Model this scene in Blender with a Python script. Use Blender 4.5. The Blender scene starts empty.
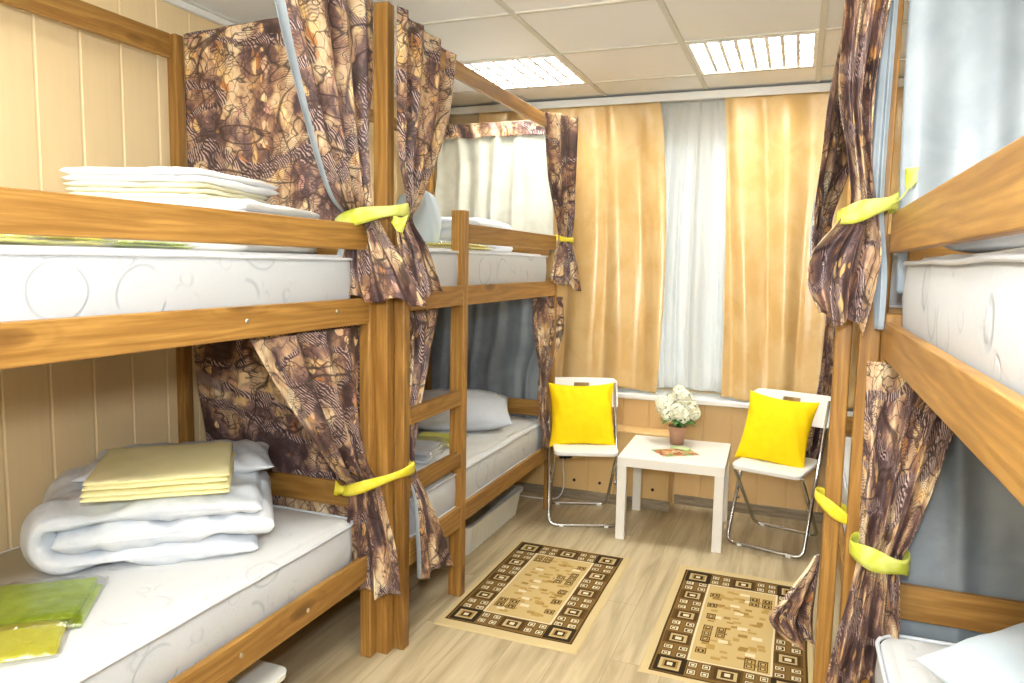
import bpy, bmesh, math, random
from mathutils import Vector, Matrix, noise as mnoise
PI = math.pi
C = bpy.context.scene.collection
random.seed(7)
V = Vector

# ------------------------------------------------------------------ materials
def rgb(h):
    h = h.lstrip('#'); out = []
    for i in (0, 2, 4):
        c = int(h[i:i+2], 16)/255
        out.append(c/12.92 if c <= .04045 else ((c+.055)/1.055)**2.4)
    return (out[0], out[1], out[2], 1)

class NT:
    def __init__(s, name):
        s.m = bpy.data.materials.new(name); s.m.use_nodes = True
        s.t = s.m.node_tree; s.n = s.t.nodes
        s.b = s.n['Principled BSDF']; s.out = s.n['Material Output']
    def node(s, typ, **kw):
        n = s.n.new(typ)
        for k, v in kw.items():
            if k.startswith('i_'):
                key = k[2:]
                key = int(key) if key.isdigit() else key.replace('_', ' ')
                n.inputs[key].default_value = v
            else: setattr(n, k, v)
        return n
    def link(s, a, b): s.t.links.new(a, b)
    def set(s, **kw):
        for k, v in kw.items(): s.b.inputs[k.replace('_', ' ')].default_value = v
        return s
    def coord(s, kind='Object', scale=(1, 1, 1), rand=False):
        tc = s.node('ShaderNodeTexCoord'); mp = s.node('ShaderNodeMapping')
        mp.inputs['Scale'].default_value = scale
        s.link(tc.outputs[kind], mp.inputs['Vector'])
        if rand:
            oi = s.node('ShaderNodeObjectInfo')
            cx = s.node('ShaderNodeCombineXYZ')
            mu = s.node('ShaderNodeMath', operation='MULTIPLY'); mu.inputs[1].default_value = 37
            s.link(oi.outputs['Random'], mu.inputs[0])
            for i in range(3): s.link(mu.outputs[0], cx.inputs[i])
            s.link(cx.outputs[0], mp.inputs['Location'])
        return mp.outputs[0]
    def noise(s, vec, scale, detail=3, rough=.5, dist=0):
        n = s.node('ShaderNodeTexNoise'); n.inputs['Scale'].default_value = scale
        n.inputs['Detail'].default_value = detail; n.inputs['Roughness'].default_value = rough
        n.inputs['Distortion'].default_value = dist
        s.link(vec, n.inputs['Vector']); return n.outputs['Fac']
    def noisec(s, vec, scale, detail=2):
        n = s.node('ShaderNodeTexNoise'); n.inputs['Scale'].default_value = scale
        n.inputs['Detail'].default_value = detail
        s.link(vec, n.inputs['Vector']); return n.outputs['Color']
    def voro(s, vec, scale, feature='F1', out='Distance', rnd=1.0):
        n = s.node('ShaderNodeTexVoronoi', feature=feature); n.inputs['Scale'].default_value = scale
        n.inputs['Randomness'].default_value = rnd
        s.link(vec, n.inputs['Vector']); return n.outputs[out]
    def wave(s, vec, scale, dist=2, detail=2, dscale=1, direction='X', typ='BANDS'):
        n = s.node('ShaderNodeTexWave', wave_type=typ)
        if typ == 'BANDS': n.bands_direction = direction
        n.inputs['Scale'].default_value = scale; n.inputs['Distortion'].default_value = dist
        n.inputs['Detail'].default_value = detail; n.inputs['Detail Scale'].default_value = dscale
        s.link(vec, n.inputs['Vector']); return n.outputs['Fac']
    def ramp(s, fac, stops, interp='LINEAR'):
        n = s.node('ShaderNodeValToRGB'); cr = n.color_ramp; cr.interpolation = interp
        while len(cr.elements) < len(stops): cr.elements.new(.5)
        for e, (p, c) in zip(cr.elements, stops):
            e.position = p; e.color = c if isinstance(c, tuple) else ((c, c, c, 1) if not isinstance(c, str) else rgb(c))
        s.link(fac, n.inputs[0]); return n.outputs[0]
    def math(s, op, a, b=None, clamp=False):
        n = s.node('ShaderNodeMath', operation=op); n.use_clamp = clamp
        for i, x in enumerate((a, b)):
            if x is None: continue
            if isinstance(x, (int, float)): n.inputs[i].default_value = x
            else: s.link(x, n.inputs[i])
        return n.outputs[0]
    def mix(s, fac, a, b, blend='MIX'):
        n = s.node('ShaderNodeMix', data_type='RGBA', blend_type=blend)
        for k, x in (('Factor', fac), ('A', a), ('B', b)):
            inp = [i for i in n.inputs if i.name == k and (i.type == 'RGBA' or k == 'Factor')][0]
            if isinstance(x, (int, float)): inp.default_value = x
            elif isinstance(x, tuple): inp.default_value = x
            elif isinstance(x, str): inp.default_value = rgb(x)
            else: s.link(x, inp)
        return [o for o in n.outputs if o.type == 'RGBA'][0]
    def addv(s, a, b, scale):
        sub = s.node('ShaderNodeVectorMath', operation='SUBTRACT'); s.link(b, sub.inputs[0]); sub.inputs[1].default_value = (.5, .5, .5)
        sc = s.node('ShaderNodeVectorMath', operation='SCALE'); s.link(sub.outputs[0], sc.inputs[0]); sc.inputs['Scale'].default_value = scale
        ad = s.node('ShaderNodeVectorMath', operation='ADD'); s.link(a, ad.inputs[0]); s.link(sc.outputs[0], ad.inputs[1])
        return ad.outputs[0]
    def bump(s, h, strength=.3, dist=.01):
        n = s.node('ShaderNodeBump'); n.inputs['Strength'].default_value = strength; n.inputs['Distance'].default_value = dist
        s.link(h, n.inputs['Height']); s.link(n.outputs[0], s.b.inputs['Normal'])
    def color(s, c): s.link(c, s.b.inputs['Base Color'])

M = {}
def simple(name, col, rough=.5, metal=0, bump=0, bscale=60, vary=0, **kw):
    t = NT(name); t.set(Roughness=rough, Metallic=metal)
    c = rgb(col) if isinstance(col, str) else col
    t.b.inputs['Base Color'].default_value = c
    if bump or vary:
        v = t.coord()
        if vary:
            n = t.noise(v, bscale*.3, 3)
            dk = tuple(x*(1-vary) for x in c[:3])+(1,)
            t.color(t.mix(n, c, dk))
        if bump: t.bump(t.noise(v, bscale, 4), bump, .004)
    for k, x in kw.items(): t.b.inputs[k.replace('_', ' ')].default_value = x
    M[name] = t.m; return t

def wood(name, axis, light='#B78B48', dark='#78501F', knot='#48290F'):
    sc = [1, 1, 1]
    t = NT(name); t.set(Roughness=.42, Specular_IOR_Level=.35)
    s1 = [9, 9, 9]; s1[axis] = .9
    v = t.coord('Object', tuple(s1), rand=True)
    vr = t.coord('Object', (1, 1, 1), rand=True)
    d = t.noise(v, 1.2, 3, .6)
    w = t.wave(t.addv(v, t.noisec(v, .6, 3), 3.2), 1.1, 5, 4, 1.5, direction='XYZ'[(axis+1) % 3])
    s2 = [60, 60, 60]; s2[axis] = 2.2
    fine = t.noise(t.coord('Object', tuple(s2), rand=True), 2.2, 4, .65)
    s3 = [10, 10, 10]; s3[axis] = 3.6
    vk = t.voro(t.coord('Object', tuple(s3), rand=True), .55, rnd=1)
    kn = t.ramp(vk, [(0, 1.0), (.09, .8), (.15, 0.0)])
    ring = t.ramp(t.math('SINE', t.math('MULTIPLY', vk, 60)), [(0, 0.0), (1, 1.0)])
    ringm = t.math('MULTIPLY', ring, t.ramp(vk, [(0, .8), (.38, 0.0)]))
    base = t.mix(t.math('ADD', t.math('MULTIPLY', w, .40), t.math('MULTIPLY', t.ramp(d, [(.3, 0.0), (.7, 1.0)]), .45)), light, dark)
    base = t.mix(t.math('MULTIPLY', t.ramp(fine, [(.35, 0.0), (.7, 1.0)]), .6), base, dark)
    base = t.mix(t.math('MULTIPLY', ringm, .35), base, knot)
    base = t.mix(t.math('MULTIPLY', kn, .8), base, knot)
    oi = t.node('ShaderNodeObjectInfo')
    hs = t.node('ShaderNodeHueSaturation')
    t.link(t.math('ADD', t.math('MULTIPLY', oi.outputs['Random'], .25), .88), hs.inputs['Value'])
    t.link(base, hs.inputs['Color'])
    t.color(hs.outputs[0])
    t.bump(fine, .25, .002)
    M[name] = t.m
for ax, nm in enumerate('xyz'):
    wood('pine_'+nm, ax)
wood('pine_dark_z', 2, '#A9713A', '#7B4A1E')

def camo_mat():
    t = NT('camouflage_print'); t.set(Roughness=.5, Specular_IOR_Level=.35)
    uv = t.coord('UV')
    p = t.addv(uv, t.noisec(uv, 6, 3), .09)
    tone = t.noise(p, 4.2, 5, .62)
    base = t.ramp(tone, [(.30, '#291E1F'), (.42, '#554444'), (.48, '#7F635C'), (.53, '#B59474'), (.60, '#DCC8A4'), (.74, '#F0E4CC')])
    hue = t.noise(uv, 2.4, 2)
    base = t.mix(t.ramp(hue, [(.45, 0.0), (.60, .45)]), base, '#B98A58', 'MULTIPLY')
    # leaves in clusters
    pl = t.addv(uv, t.noisec(uv, 16, 2), .06)
    vn = t.node('ShaderNodeTexVoronoi'); vn.inputs['Scale'].default_value = 19; t.link(pl, vn.inputs['Vector'])
    sep = t.node('ShaderNodeSeparateColor'); t.link(vn.outputs['Color'], sep.inputs[0])
    leafcol = t.ramp(sep.outputs[0], [(0, '#B5713A'), (.3, '#D9A95E'), (.6, '#F0D49C'), (1, '#C99484')])
    leafm = t.math('MULTIPLY', t.ramp(t.noise(uv, 5.5, 2), [(.50, 0.0), (.55, 1.0)]), t.ramp(vn.outputs['Distance'], [(.42, 1.0), (.5, 0.0)]))
    leafm = t.math('MULTIPLY', leafm, t.ramp(sep.outputs[1], [(.35, 0.0), (.4, 1.0)]))
    base = t.mix(t.math('MULTIPLY', leafm, .8), base, leafcol)
    # thick trunks with fine bark stripes, running diagonally
    rot = t.node('ShaderNodeMapping'); rot.inputs['Rotation'].default_value = (0, 0, .6); rot.inputs['Scale'].default_value = (.45, 1.5, 1); t.link(uv, rot.inputs['Vector'])
    tr = t.noise(t.addv(rot.outputs[0], t.noisec(uv, 3, 2), .22), 3.0, 1, .4)
    trm = t.ramp(t.math('ABSOLUTE', t.math('SUBTRACT', tr, .47)), [(.026, 1.0), (.034, 0.0)])
    ha = t.wave(t.addv(uv, t.noisec(uv, 8, 2), .09), 34, 2, 2, 1.5, direction='DIAGONAL')
    bark = t.ramp(ha, [(.25, '#30242A'), (.55, '#6F5A62'), (.85, '#BFA69A')])
    base = t.mix(t.math('MULTIPLY', trm, .92), base, bark)
    # bark hatching in patches
    hb = t.wave(t.addv(uv, t.noisec(uv, 6, 2), .14), 38, 2, 2, 1, direction='Y')
    ham = t.math('MULTIPLY', t.ramp(t.noise(t.addv(uv, uv, 1.3), 3.6, 2), [(.54, 0.0), (.57, 1.0)]), t.ramp(hb, [(.4, 1.0), (.6, 0.0)]))
    base = t.mix(t.math('MULTIPLY', ham, .55), base, '#4A3840')
    # branches, thick to fine
    for sc_, off, wd in ((2.8, 3.1, .009), (5.5, 9.2, .0075), (9.5, 5.7, .008)):
        mp = t.node('ShaderNodeMapping'); mp.inputs['Location'].default_value = (off, off*.7, off); mp.inputs['Rotation'].default_value = (0, 0, off); mp.inputs['Scale'].default_value = (.7, 1.25, 1)
        t.link(uv, mp.inputs['Vector'])
        n = t.noise(mp.outputs[0], sc_, 2, .5, .5)
        mk = t.ramp(t.math('ABSOLUTE', t.math('SUBTRACT', n, .5)), [(wd*.6, 1.0), (wd*1.4, 0.0)])
        base = t.mix(t.math('MULTIPLY', mk, .85), base, '#3A2A28')
    tw = t.voro(t.addv(uv, t.noisec(uv, 10, 2), .07), 15, 'DISTANCE_TO_EDGE')
    twm = t.math('MULTIPLY', t.ramp(tw, [(.015, 1.0), (.05, 0.0)]), t.ramp(t.noise(uv, 3, 2), [(.44, 0.0), (.5, 1.0)]))
    base = t.mix(t.math('MULTIPLY', twm, .7), base, '#4A342C')
    t.color(base); M['camo'] = t.m
camo_mat()

def cloth(name, col, col2=None, rough=.5, scale=9, sheen=0, bump=.15, trans=0, coord='Object', spec=.3, stretch=(1, 1, 1)):
    t = NT(name); t.set(Roughness=rough, Specular_IOR_Level=spec)
    v = t.coord(coord, stretch)
    n = t.noise(v, scale, 4, .6, .4)
    t.color(t.mix(t.ramp(n, [(.4, 0.0), (.6, 1.0)]), col, col2 or col))
    t.bump(t.noise(v, scale*2.5, 4, .6), bump, .006)
    if sheen: t.b.inputs['Sheen Weight'].default_value = sheen
    if trans:
        tl = t.node('ShaderNodeBsdfTranslucent'); tl.inputs['Color'].default_value = rgb(col)
        mx = t.node('ShaderNodeMixShader'); mx.inputs[0].default_value = trans
        t.link(t.b.outputs[0], mx.inputs[1]); t.link(tl.outputs[0], mx.inputs[2]); t.link(mx.outputs[0], t.out.inputs[0])
    M[name] = t.m; return t
cloth('lining', '#A9B4BC', '#9AA6AF', .36, 6, bump=.12, spec=.6, trans=.12)
cloth('lining_dark', '#8E979D', '#7F888E', .36, 6, bump=.12, spec=.6)
cloth('lining_beige', '#C9C8BA', '#BDBBAB', .45, 6, bump=.1, spec=.5)
cloth('gold_satin', '#E8C88E', '#DFB878', .28, 5, bump=.10, spec=.75, coord='UV', stretch=(1, 1, 1), trans=.1)
cloth('white_cotton', '#DDE1E6', '#D2D9E1', .75, 5, bump=.12)
cloth('bright_cotton', '#F2F2F0', '#E9EAEB', .75, 5, bump=.12)
cloth('quilt_fabric', '#DDE1E6', '#D2D9E1', .6, 12, bump=.45)
cloth('blueish_cotton', '#D3DEE6', '#C9D8E2', .7, 5, bump=.1)
cloth('cream_linen', '#F4EDB8', '#EEE6AC', .7, 6, bump=.12)
cloth('pale_linen', '#E6E2CC', '#E4DDBB', .75, 6, bump=.1)
cloth('cushion_yellow', '#FFD900', '#FDD400', .8, 12, bump=.08)
cloth('tie_yellow', '#E9DC32', '#F2E75A', .5, 30, bump=.1, trans=.25)
cloth('tie_lime', '#D3DA4C', '#E4E78A', .5, 18, bump=.1, trans=.25)
cloth('green_cloth', '#B4D13E', '#A0BC30', .6, 14, bump=.2)
cloth('yellowgreen_cloth', '#F2F062', '#E8E650', .6, 14, bump=.2)
simple('white_plastic', '#EFEFEC', .35)
simple('white_lacquer', '#F7F5EE', .3)
simple('sill_white', '#F4F2EC', .3)
simple('bin_plastic', '#F2F4EE', .4)
simple('chrome', '#C8C8C8', .18, 1.0)
simple('bolt_metal', '#D8D0B8', .3, 1.0)
simple('black_plastic', '#1B1715', .45)
simple('hole_shade_paint', '#3B1B0C', .7)  # shade inside the casing holes, put into the disc colour
simple('terracotta', '#B98D74', .7, bump=.1)
simple('soil', '#4A3526', .9, bump=.4)
simple('leaf_green', '#4C8A35', .45, vary=.35, bscale=60)
simple('petal', '#FBFBE4', .6)
simple('petal_heart', '#DDE38A', .6)
simple('light_frame', '#F2F1EA', .4)
simple('cornice', '#F3F0EA', .5)
simple('dark_wall', '#BBA88A', .8)

def plastic_wrap():
    t = NT('clear_wrap'); t.set(Roughness=.12, IOR=1.35)
    tr = t.node('ShaderNodeBsdfTransparent'); gl = t.node('ShaderNodeBsdfGlossy'); gl.inputs['Roughness'].default_value = .12
    v = t.coord(); bn = t.node('ShaderNodeBump'); bn.inputs['Strength'].default_value = .8; bn.inputs['Distance'].default_value = .01
    t.link(t.noise(v, 22, 4, .6, 1.0), bn.inputs['Height']); t.link(bn.outputs[0], gl.inputs['Normal'])
    mx = t.node('ShaderNodeMixShader'); mx.inputs[0].default_value = .30
    t.link(tr.outputs[0], mx.inputs[1]); t.link(gl.outputs[0], mx.inputs[2]); t.link(mx.outputs[0], t.out.inputs[0])
    M['clear_wrap'] = t.m
plastic_wrap()

def tulle():
    t = NT('tulle'); t.set(Roughness=.8); t.b.inputs['Base Color'].default_value = rgb('#F4F6F4')
    tr = t.node('ShaderNodeBsdfTransparent'); tl = t.node('ShaderNodeBsdfTranslucent'); tl.inputs['Color'].default_value = rgb('#F4F6F4')
    m1 = t.node('ShaderNodeMixShader'); m1.inputs[0].default_value = .3
    m2 = t.node('ShaderNodeMixShader'); m2.inputs[0].default_value = .42
    t.link(t.b.outputs[0], m1.inputs[1]); t.link(tl.outputs[0], m1.inputs[2])
    t.link(m1.outputs[0], m2.inputs[1]); t.link(tr.outputs[0], m2.inputs[2]); t.link(m2.outputs[0], t.out.inputs[0])
    M['tulle'] = t.m
tulle()

def mattress_mats():
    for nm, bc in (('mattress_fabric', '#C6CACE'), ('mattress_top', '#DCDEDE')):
        t = NT(nm); t.set(Roughness=.45, Specular_IOR_Level=.4)
        v = t.coord()
        pv = t.addv(v, t.noisec(v, 5, 1), .03)
        d = t.voro(pv, 5.2, rnd=.75)
        r1 = t.ramp(t.math('ABSOLUTE', t.math('SUBTRACT', d, .36)), [(.008, 1.0), (.03, 0.0)])
        br = t.ramp(t.noise(v, 7, 1), [(.46, 0.0), (.52, 1.0)])
        ring = t.math('MULTIPLY', r1, br)
        d2 = t.voro(pv, 14, rnd=1)
        r2 = t.math('MULTIPLY', t.ramp(t.math('ABSOLUTE', t.math('SUBTRACT', d2, .33)), [(.02, 1.0), (.06, 0.0)]), t.ramp(t.noise(v, 9, 1), [(.52, 0.0), (.6, 1.0)]))
        speck = t.math('MULTIPLY', t.ramp(t.voro(v, 95), [(.2, 1.0), (.35, 0.0)]), t.ramp(t.noise(v, 12, 2), [(.4, 0.0), (.6, .5)]))
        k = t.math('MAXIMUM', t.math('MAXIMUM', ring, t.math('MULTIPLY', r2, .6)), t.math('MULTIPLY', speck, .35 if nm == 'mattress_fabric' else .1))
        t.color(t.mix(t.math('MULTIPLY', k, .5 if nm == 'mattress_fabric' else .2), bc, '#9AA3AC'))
        h = t.math('SUBTRACT', t.noise(v, 9, 2), t.math('MULTIPLY', k, .8))
        t.bump(h, .35, .006); M[nm] = t.m
mattress_mats()

def wall_mat(name, base, dark):
    t = NT(name); t.set(Roughness=.42, Specular_IOR_Level=.35)
    v = t.coord('Object', (18, 18, .8)); n = t.noise(v, 3, 3)
    t.color(t.mix(t.math('MULTIPLY', n, .4), base, dark)); M[name] = t.m
wall_mat('wall_panel', '#E8D1A4', '#DABD8A')
wall_mat('radiator_panel', '#E8C68A', '#D9B070')
wall_mat('apron_panel', '#E6C48E', '#D9B070')

def floor_mat():
    t = NT('laminate'); t.set(Roughness=.38, Specular_IOR_Level=.4)
    tc = t.coord('Object')
    br = t.node('ShaderNodeTexBrick'); br.offset = .37; br.squash = 1
    rot = t.node('ShaderNodeMapping'); rot.inputs['Rotation'].default_value = (0, 0, PI/2); t.link(tc, rot.inputs['Vector'])
    br.inputs['Scale'].default_value = 1; br.inputs['Brick Width'].default_value = 1.28; br.inputs['Row Height'].default_value = .192
    br.inputs['Mortar Size'].default_value = .0012; br.inputs['Mortar Smooth'].default_value = .1
    br.inputs['Color1'].default_value = (0, 0, 0, 1); br.inputs['Color2'].default_value = (1, 1, 1, 1)
    t.link(rot.outputs[0], br.inputs['Vector'])
    v1 = t.coord('Object', (14, 1.1, 1)); v1 = t.addv(v1, br.outputs['Color'], 6)
    n1 = t.noise(v1, 1.2, 4, .6, .5)
    v2 = t.coord('Object', (70, 3.0, 1)); n2 = t.noise(v2, 1.5, 4, .65)
    c = t.ramp(n1, [(.28, '#978665'), (.42, '#B09E7B'), (.55, '#C6B692'), (.72, '#D2C5A3')])
    c = t.mix(t.math('MULTIPLY', n2, .42), c, '#9F8F72')
    c = t.mix(t.math('MULTIPLY', br.outputs['Fac'], .45), c, '#5E513D')
    t.color(c); t.bump(n2, .08, .002); M['laminate'] = t.m
floor_mat()
def ceil_mat():
    t = NT('ceiling_tile'); t.set(Roughness=.85)
    v = t.coord(); n = t.voro(v, 140); n2 = t.noise(v, 60, 3)
    t.color(t.mix(t.math('MULTIPLY', n2, .12), '#FAFAF8', '#EDECE8')); t.bump(n, .12, .003); M['ceiling_tile'] = t.m
ceil_mat()
simple('ceiling_grid', '#DCDACF', .5)
cloth('base_board', '#9E907C', '#85775F', .5, 5, stretch=(1.2, 1.2, 14), bump=.02)

# ------------------------------------------------------------------ object helpers
def tag(o, label=None, cat=None, group=None, kind=None):
    if label: o['label'] = label
    if cat: o['category'] = cat
    if group: o['group'] = group
    if kind: o['kind'] = kind
    return o
def thing(name, label, cat, loc=(0, 0, 0), group=None, rz=0):
    o = bpy.data.objects.new(name, None); C.objects.link(o)
    o.location = loc; o.rotation_euler = (0, 0, rz); o.empty_display_size = .05
    return tag(o, label, cat, group)
def root_off(parent):
    p = parent; off = V((0, 0, 0))
    while p is not None and not p.get('local'):
        off += p.location; p = p.parent
    return off if not (p is not None and p.get('local')) else V((0, 0, 0))
def link_bm(name, bm, mats, parent=None, smooth=True, origin=None):
    """vertices are given in world space (or in the thing's own frame when it is marked local)"""
    me = bpy.data.meshes.new(name)
    if parent is not None and not parent.get('local'):
        off = root_off(parent)
    else: off = V(origin) if origin is not None else V((0, 0, 0))
    bmesh.ops.translate(bm, verts=bm.verts, vec=-off)
    bmesh.ops.recalc_face_normals(bm, faces=bm.faces)
    bm.to_mesh(me); bm.free()
    for m in (mats if isinstance(mats, (list, tuple)) else [mats]): me.materials.append(M[m])
    if smooth:
        for p in me.polygons: p.use_smooth = True
    o = bpy.data.objects.new(name, me); C.objects.link(o)
    if parent is not None: o.parent = parent
    elif origin is not None: o.location = origin
    return o
def box(bm, x0, x1, y0, y1, z0, z1, bev=0, seg=2, mi=0, mat=None):
    r = bmesh.ops.create_cube(bm, size=1)
    vs = r['verts']
    for v in vs:
        v.co = V((x0+(v.co.x+.5)*(x1-x0), y0+(v.co.y+.5)*(y1-y0), z0+(v.co.z+.5)*(z1-z0)))
    fs = set(f for v in vs for f in v.link_faces)
    if bev:
        es = list(set(e for v in vs for e in v.link_edges))
        r2 = bmesh.ops.bevel(bm, geom=es, offset=bev, segments=seg, affect='EDGES', profile=.5)
        fs = set(r2['faces']) | set(f for f in fs if f.is_valid)
        vs = list(set(v for f in fs for v in f.verts))
    for f in fs: f.material_index = mi
    if mat is not None: bmesh.ops.transform(bm, matrix=mat, verts=vs)
    return vs
def flat_shade(o, ang=.6):
    me = o.data
    for p in me.polygons: p.use_smooth = False
    return o
def box_obj(name, dims, mat, parent=None, bev=.003, seg=2, kind=None, origin=None):
    bm = bmesh.new(); box(bm, *dims, bev=bev, seg=seg)
    o = link_bm(name, bm, mat, parent, smooth=False, origin=origin)
    if kind: tag(o, kind=kind)
    return o
def tube(bm, pts, r, seg=10, closed=False, mi=0):
    pts = [V(p) for p in pts]; n = len(pts); rings = []
    up = V((0, 0, 1)); prev = None
    for i, p in enumerate(pts):
        if closed: t = (pts[(i+1) % n]-pts[i-1]).normalized()
        else: t = (pts[min(i+1, n-1)]-pts[max(i-1, 0)]).normalized()
        if prev is None:
            a = t.orthogonal().normalized()
        else:
            a = prev - t*prev.dot(t)
            a = a.normalized() if a.length > 1e-6 else t.orthogonal().normalized()
        prev = a; b = t.cross(a)
        rr = r[i] if isinstance(r, (list, tuple)) else r
        rings.append([bm.verts.new(p+(a*math.cos(2*PI*k/seg)+b*math.sin(2*PI*k/seg))*rr) for k in range(seg)])
    m = n if closed else n-1
    for i in range(m):
        A = rings[i]; B = rings[(i+1) % n]
        for k in range(seg):
            f = bm.faces.new((A[k], A[(k+1) % seg], B[(k+1) % seg], B[k])); f.material_index = mi
    if not closed:
        bm.faces.new(rings[0][::-1]); bm.faces.new(rings[-1])
def arc_path(pts, rad, n=6):
    """polyline with rounded corners"""
    pts = [V(p) for p in pts]; out = [pts[0]]
    for i in range(1, len(pts)-1):
        a, b, c = pts[i-1], pts[i], pts[i+1]
        u = (a-b).normalized(); w = (c-b).normalized()
        p0 = b+u*rad; p1 = b+w*rad
        for k in range(n+1):
            t = k/n; out.append(p0*(1-t)**2 + b*2*t*(1-t) + p1*t*t)
    out.append(pts[-1]); return out
def lathe(bm, prof, cx, cy, seg=32, mi=0):
    rings = []
    for r, z in prof:
        rings.append([bm.verts.new((cx+r*math.cos(2*PI*k/seg), cy+r*math.sin(2*PI*k/seg), z)) for k in range(seg)])
    for A, B in zip(rings, rings[1:]):
        for k in range(seg):
            f = bm.faces.new((A[k], A[(k+1) % seg], B[(k+1) % seg], B[k])); f.material_index = mi
    bm.faces.new(rings[0][::-1]).material_index = mi; bm.faces.new(rings[-1]).material_index = mi
def fn(x, y, z, s=1.0): return mnoise.noise(V((x*s, y*s, z*s)))

# ------------------------------------------------------------------ room shell
CZ = 2.48; XL = -2.38; XR = 1.14; YB = -1.3; YW = 4.66
def panel_wall(name, p0, p1, z0, z1, pitch, phase, nrm, mat, parent=None, kind='structure', thick=.05, groove=.007, depth=.004):
    """vertical boards with V-grooves between p0 and p1 (x,y), facing nrm"""
    p0 = V((p0[0], p0[1], 0)); p1 = V((p1[0], p1[1], 0)); d = (p1-p0); L = d.length; d.normalize(); n = V((nrm[0], nrm[1], 0))
    prof = [(0, 0)]; s = phase
    while s < L-.01:
        if s > .01: prof += [(s-groove, 0), (s-groove*.4, -depth), (s+groove*.4, -depth), (s+groove, 0)]
        s += pitch
    prof.append((L, 0))
    bm = bmesh.new(); lo = []; hi = []
    full = prof+[(L, -thick), (0, -thick)]
    for s, q in full:
        b = p0+d*s+n*q
        lo.append(bm.verts.new((b.x, b.y, z0))); hi.append(bm.verts.new((b.x, b.y, z1)))
    m = len(full)
    for i in range(m): bm.faces.new((lo[i], lo[(i+1) % m], hi[(i+1) % m], hi[i]))
    bm.faces.new(lo[::-1]); bm.faces.new(hi)
    o = link_bm(name, bm, mat, parent, smooth=False)
    if kind: tag(o, kind=kind)
    return o
panel_wall('wall_left', (XL, YB), (XL, YW), 0, CZ+.05, .1668, (1.588-YB) % .1668, (1, 0), 'wall_panel')
panel_wall('wall_right', (XR, YB), (XR, YW), 0, CZ+.05, .1668, .05, (-1, 0), 'wall_panel')
panel_wall('wall_back', (XL, YB), (XR, YB), 0, CZ+.05, .1668, .05, (0, 1), 'wall_panel')
# window wall: lower panelled apron and plain surround with the opening
panel_wall('wall_window_lower', (XL, 4.50), (XR, 4.50), 0, .64, .165, (-.66-XL) % .165, (0, -1), 'apron_panel', thick=.2)
WX0, WX1, WZ0, WZ1 = -1.22, .02, .68, 2.28
bm = bmesh.new()
box(bm, XL, WX0, YW, YW+.25, .6, CZ+.05); box(bm, WX1, XR, YW, YW+.25, .6, CZ+.05)
box(bm, WX0, WX1, YW, YW+.25, WZ1, CZ+.05); box(bm, WX0, WX1, YW, YW+.25, .6, WZ0)
tag(link_bm('wall_window', bm, 'wall_panel', smooth=False), kind='structure')
box_obj('floor', (XL-.1, XR+.1, YB-.1, YW+.3, -.06, 0), 'laminate', bev=0, kind='structure')

# ceiling: tiles held by a T-grid; light openings left free
gx = [-2.36+.0+.597*k for k in range(-1, 7)]            # grid lines across x: ..., -1.166, -.569, .028
gx = [-1.158+.596*k for k in range(-3, 5)]
gy = [3.54+.605*k for k in range(-9, 3)]
lights = []
def cell(i, j): return (max(gx[i], XL), min(gx[i+1], XR), max(gy[j], YB), min(gy[j+1], YW))
ix = {round(v, 3): i for i, v in enumerate(gx)}
LIX = [gx.index(v) for v in gx if abs(v-(-1.754)) < .01 or abs(v-(-.562)) < .01]
LJY = [j for j, v in enumerate(gy) if any(abs(v-t) < .02 for t in (3.54, 1.12, -.695))]
bm = bmesh.new()
for i in range(len(gx)-1):
    for j in range(len(gy)-1):
        if i in LIX and j in LJY: lights.append((i, j)); continue
        x0, x1, y0, y1 = cell(i, j)
        if x1-x0 > .02 and y1-y0 > .02: box(bm, x0, x1, y0, y1, CZ+.004, CZ+.02)
box(bm, XL-.05, XR+.05, YB-.05, YW+.05, CZ+.16, CZ+.2)
ce = tag(link_bm('ceiling', bm, 'ceiling_tile', smooth=False), kind='structure')
bm = bmesh.new()
for x in gx[1:]:
    if XL < x < XR: box(bm, x-.0125, x+.0125, YB, YW, CZ-.004, CZ+.006, bev=.001, seg=1)
for y in gy:
    if YB < y < YW: box(bm, XL, XR, y-.011, y+.011, CZ-.002, CZ+.005, bev=.001, seg=1)
tag(link_bm('trim_1', bm, 'ceiling_grid', smooth=False), kind='structure')
bm = bmesh.new()
box(bm, XL, XL+.025, YB, YW, CZ-.028, CZ, bev=.004); box(bm, XL, XR, YW-.02, YW, CZ-.03, CZ, bev=.004)
tag(link_bm('trim_2', bm, 'cornice', smooth=False), kind='structure')

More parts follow.
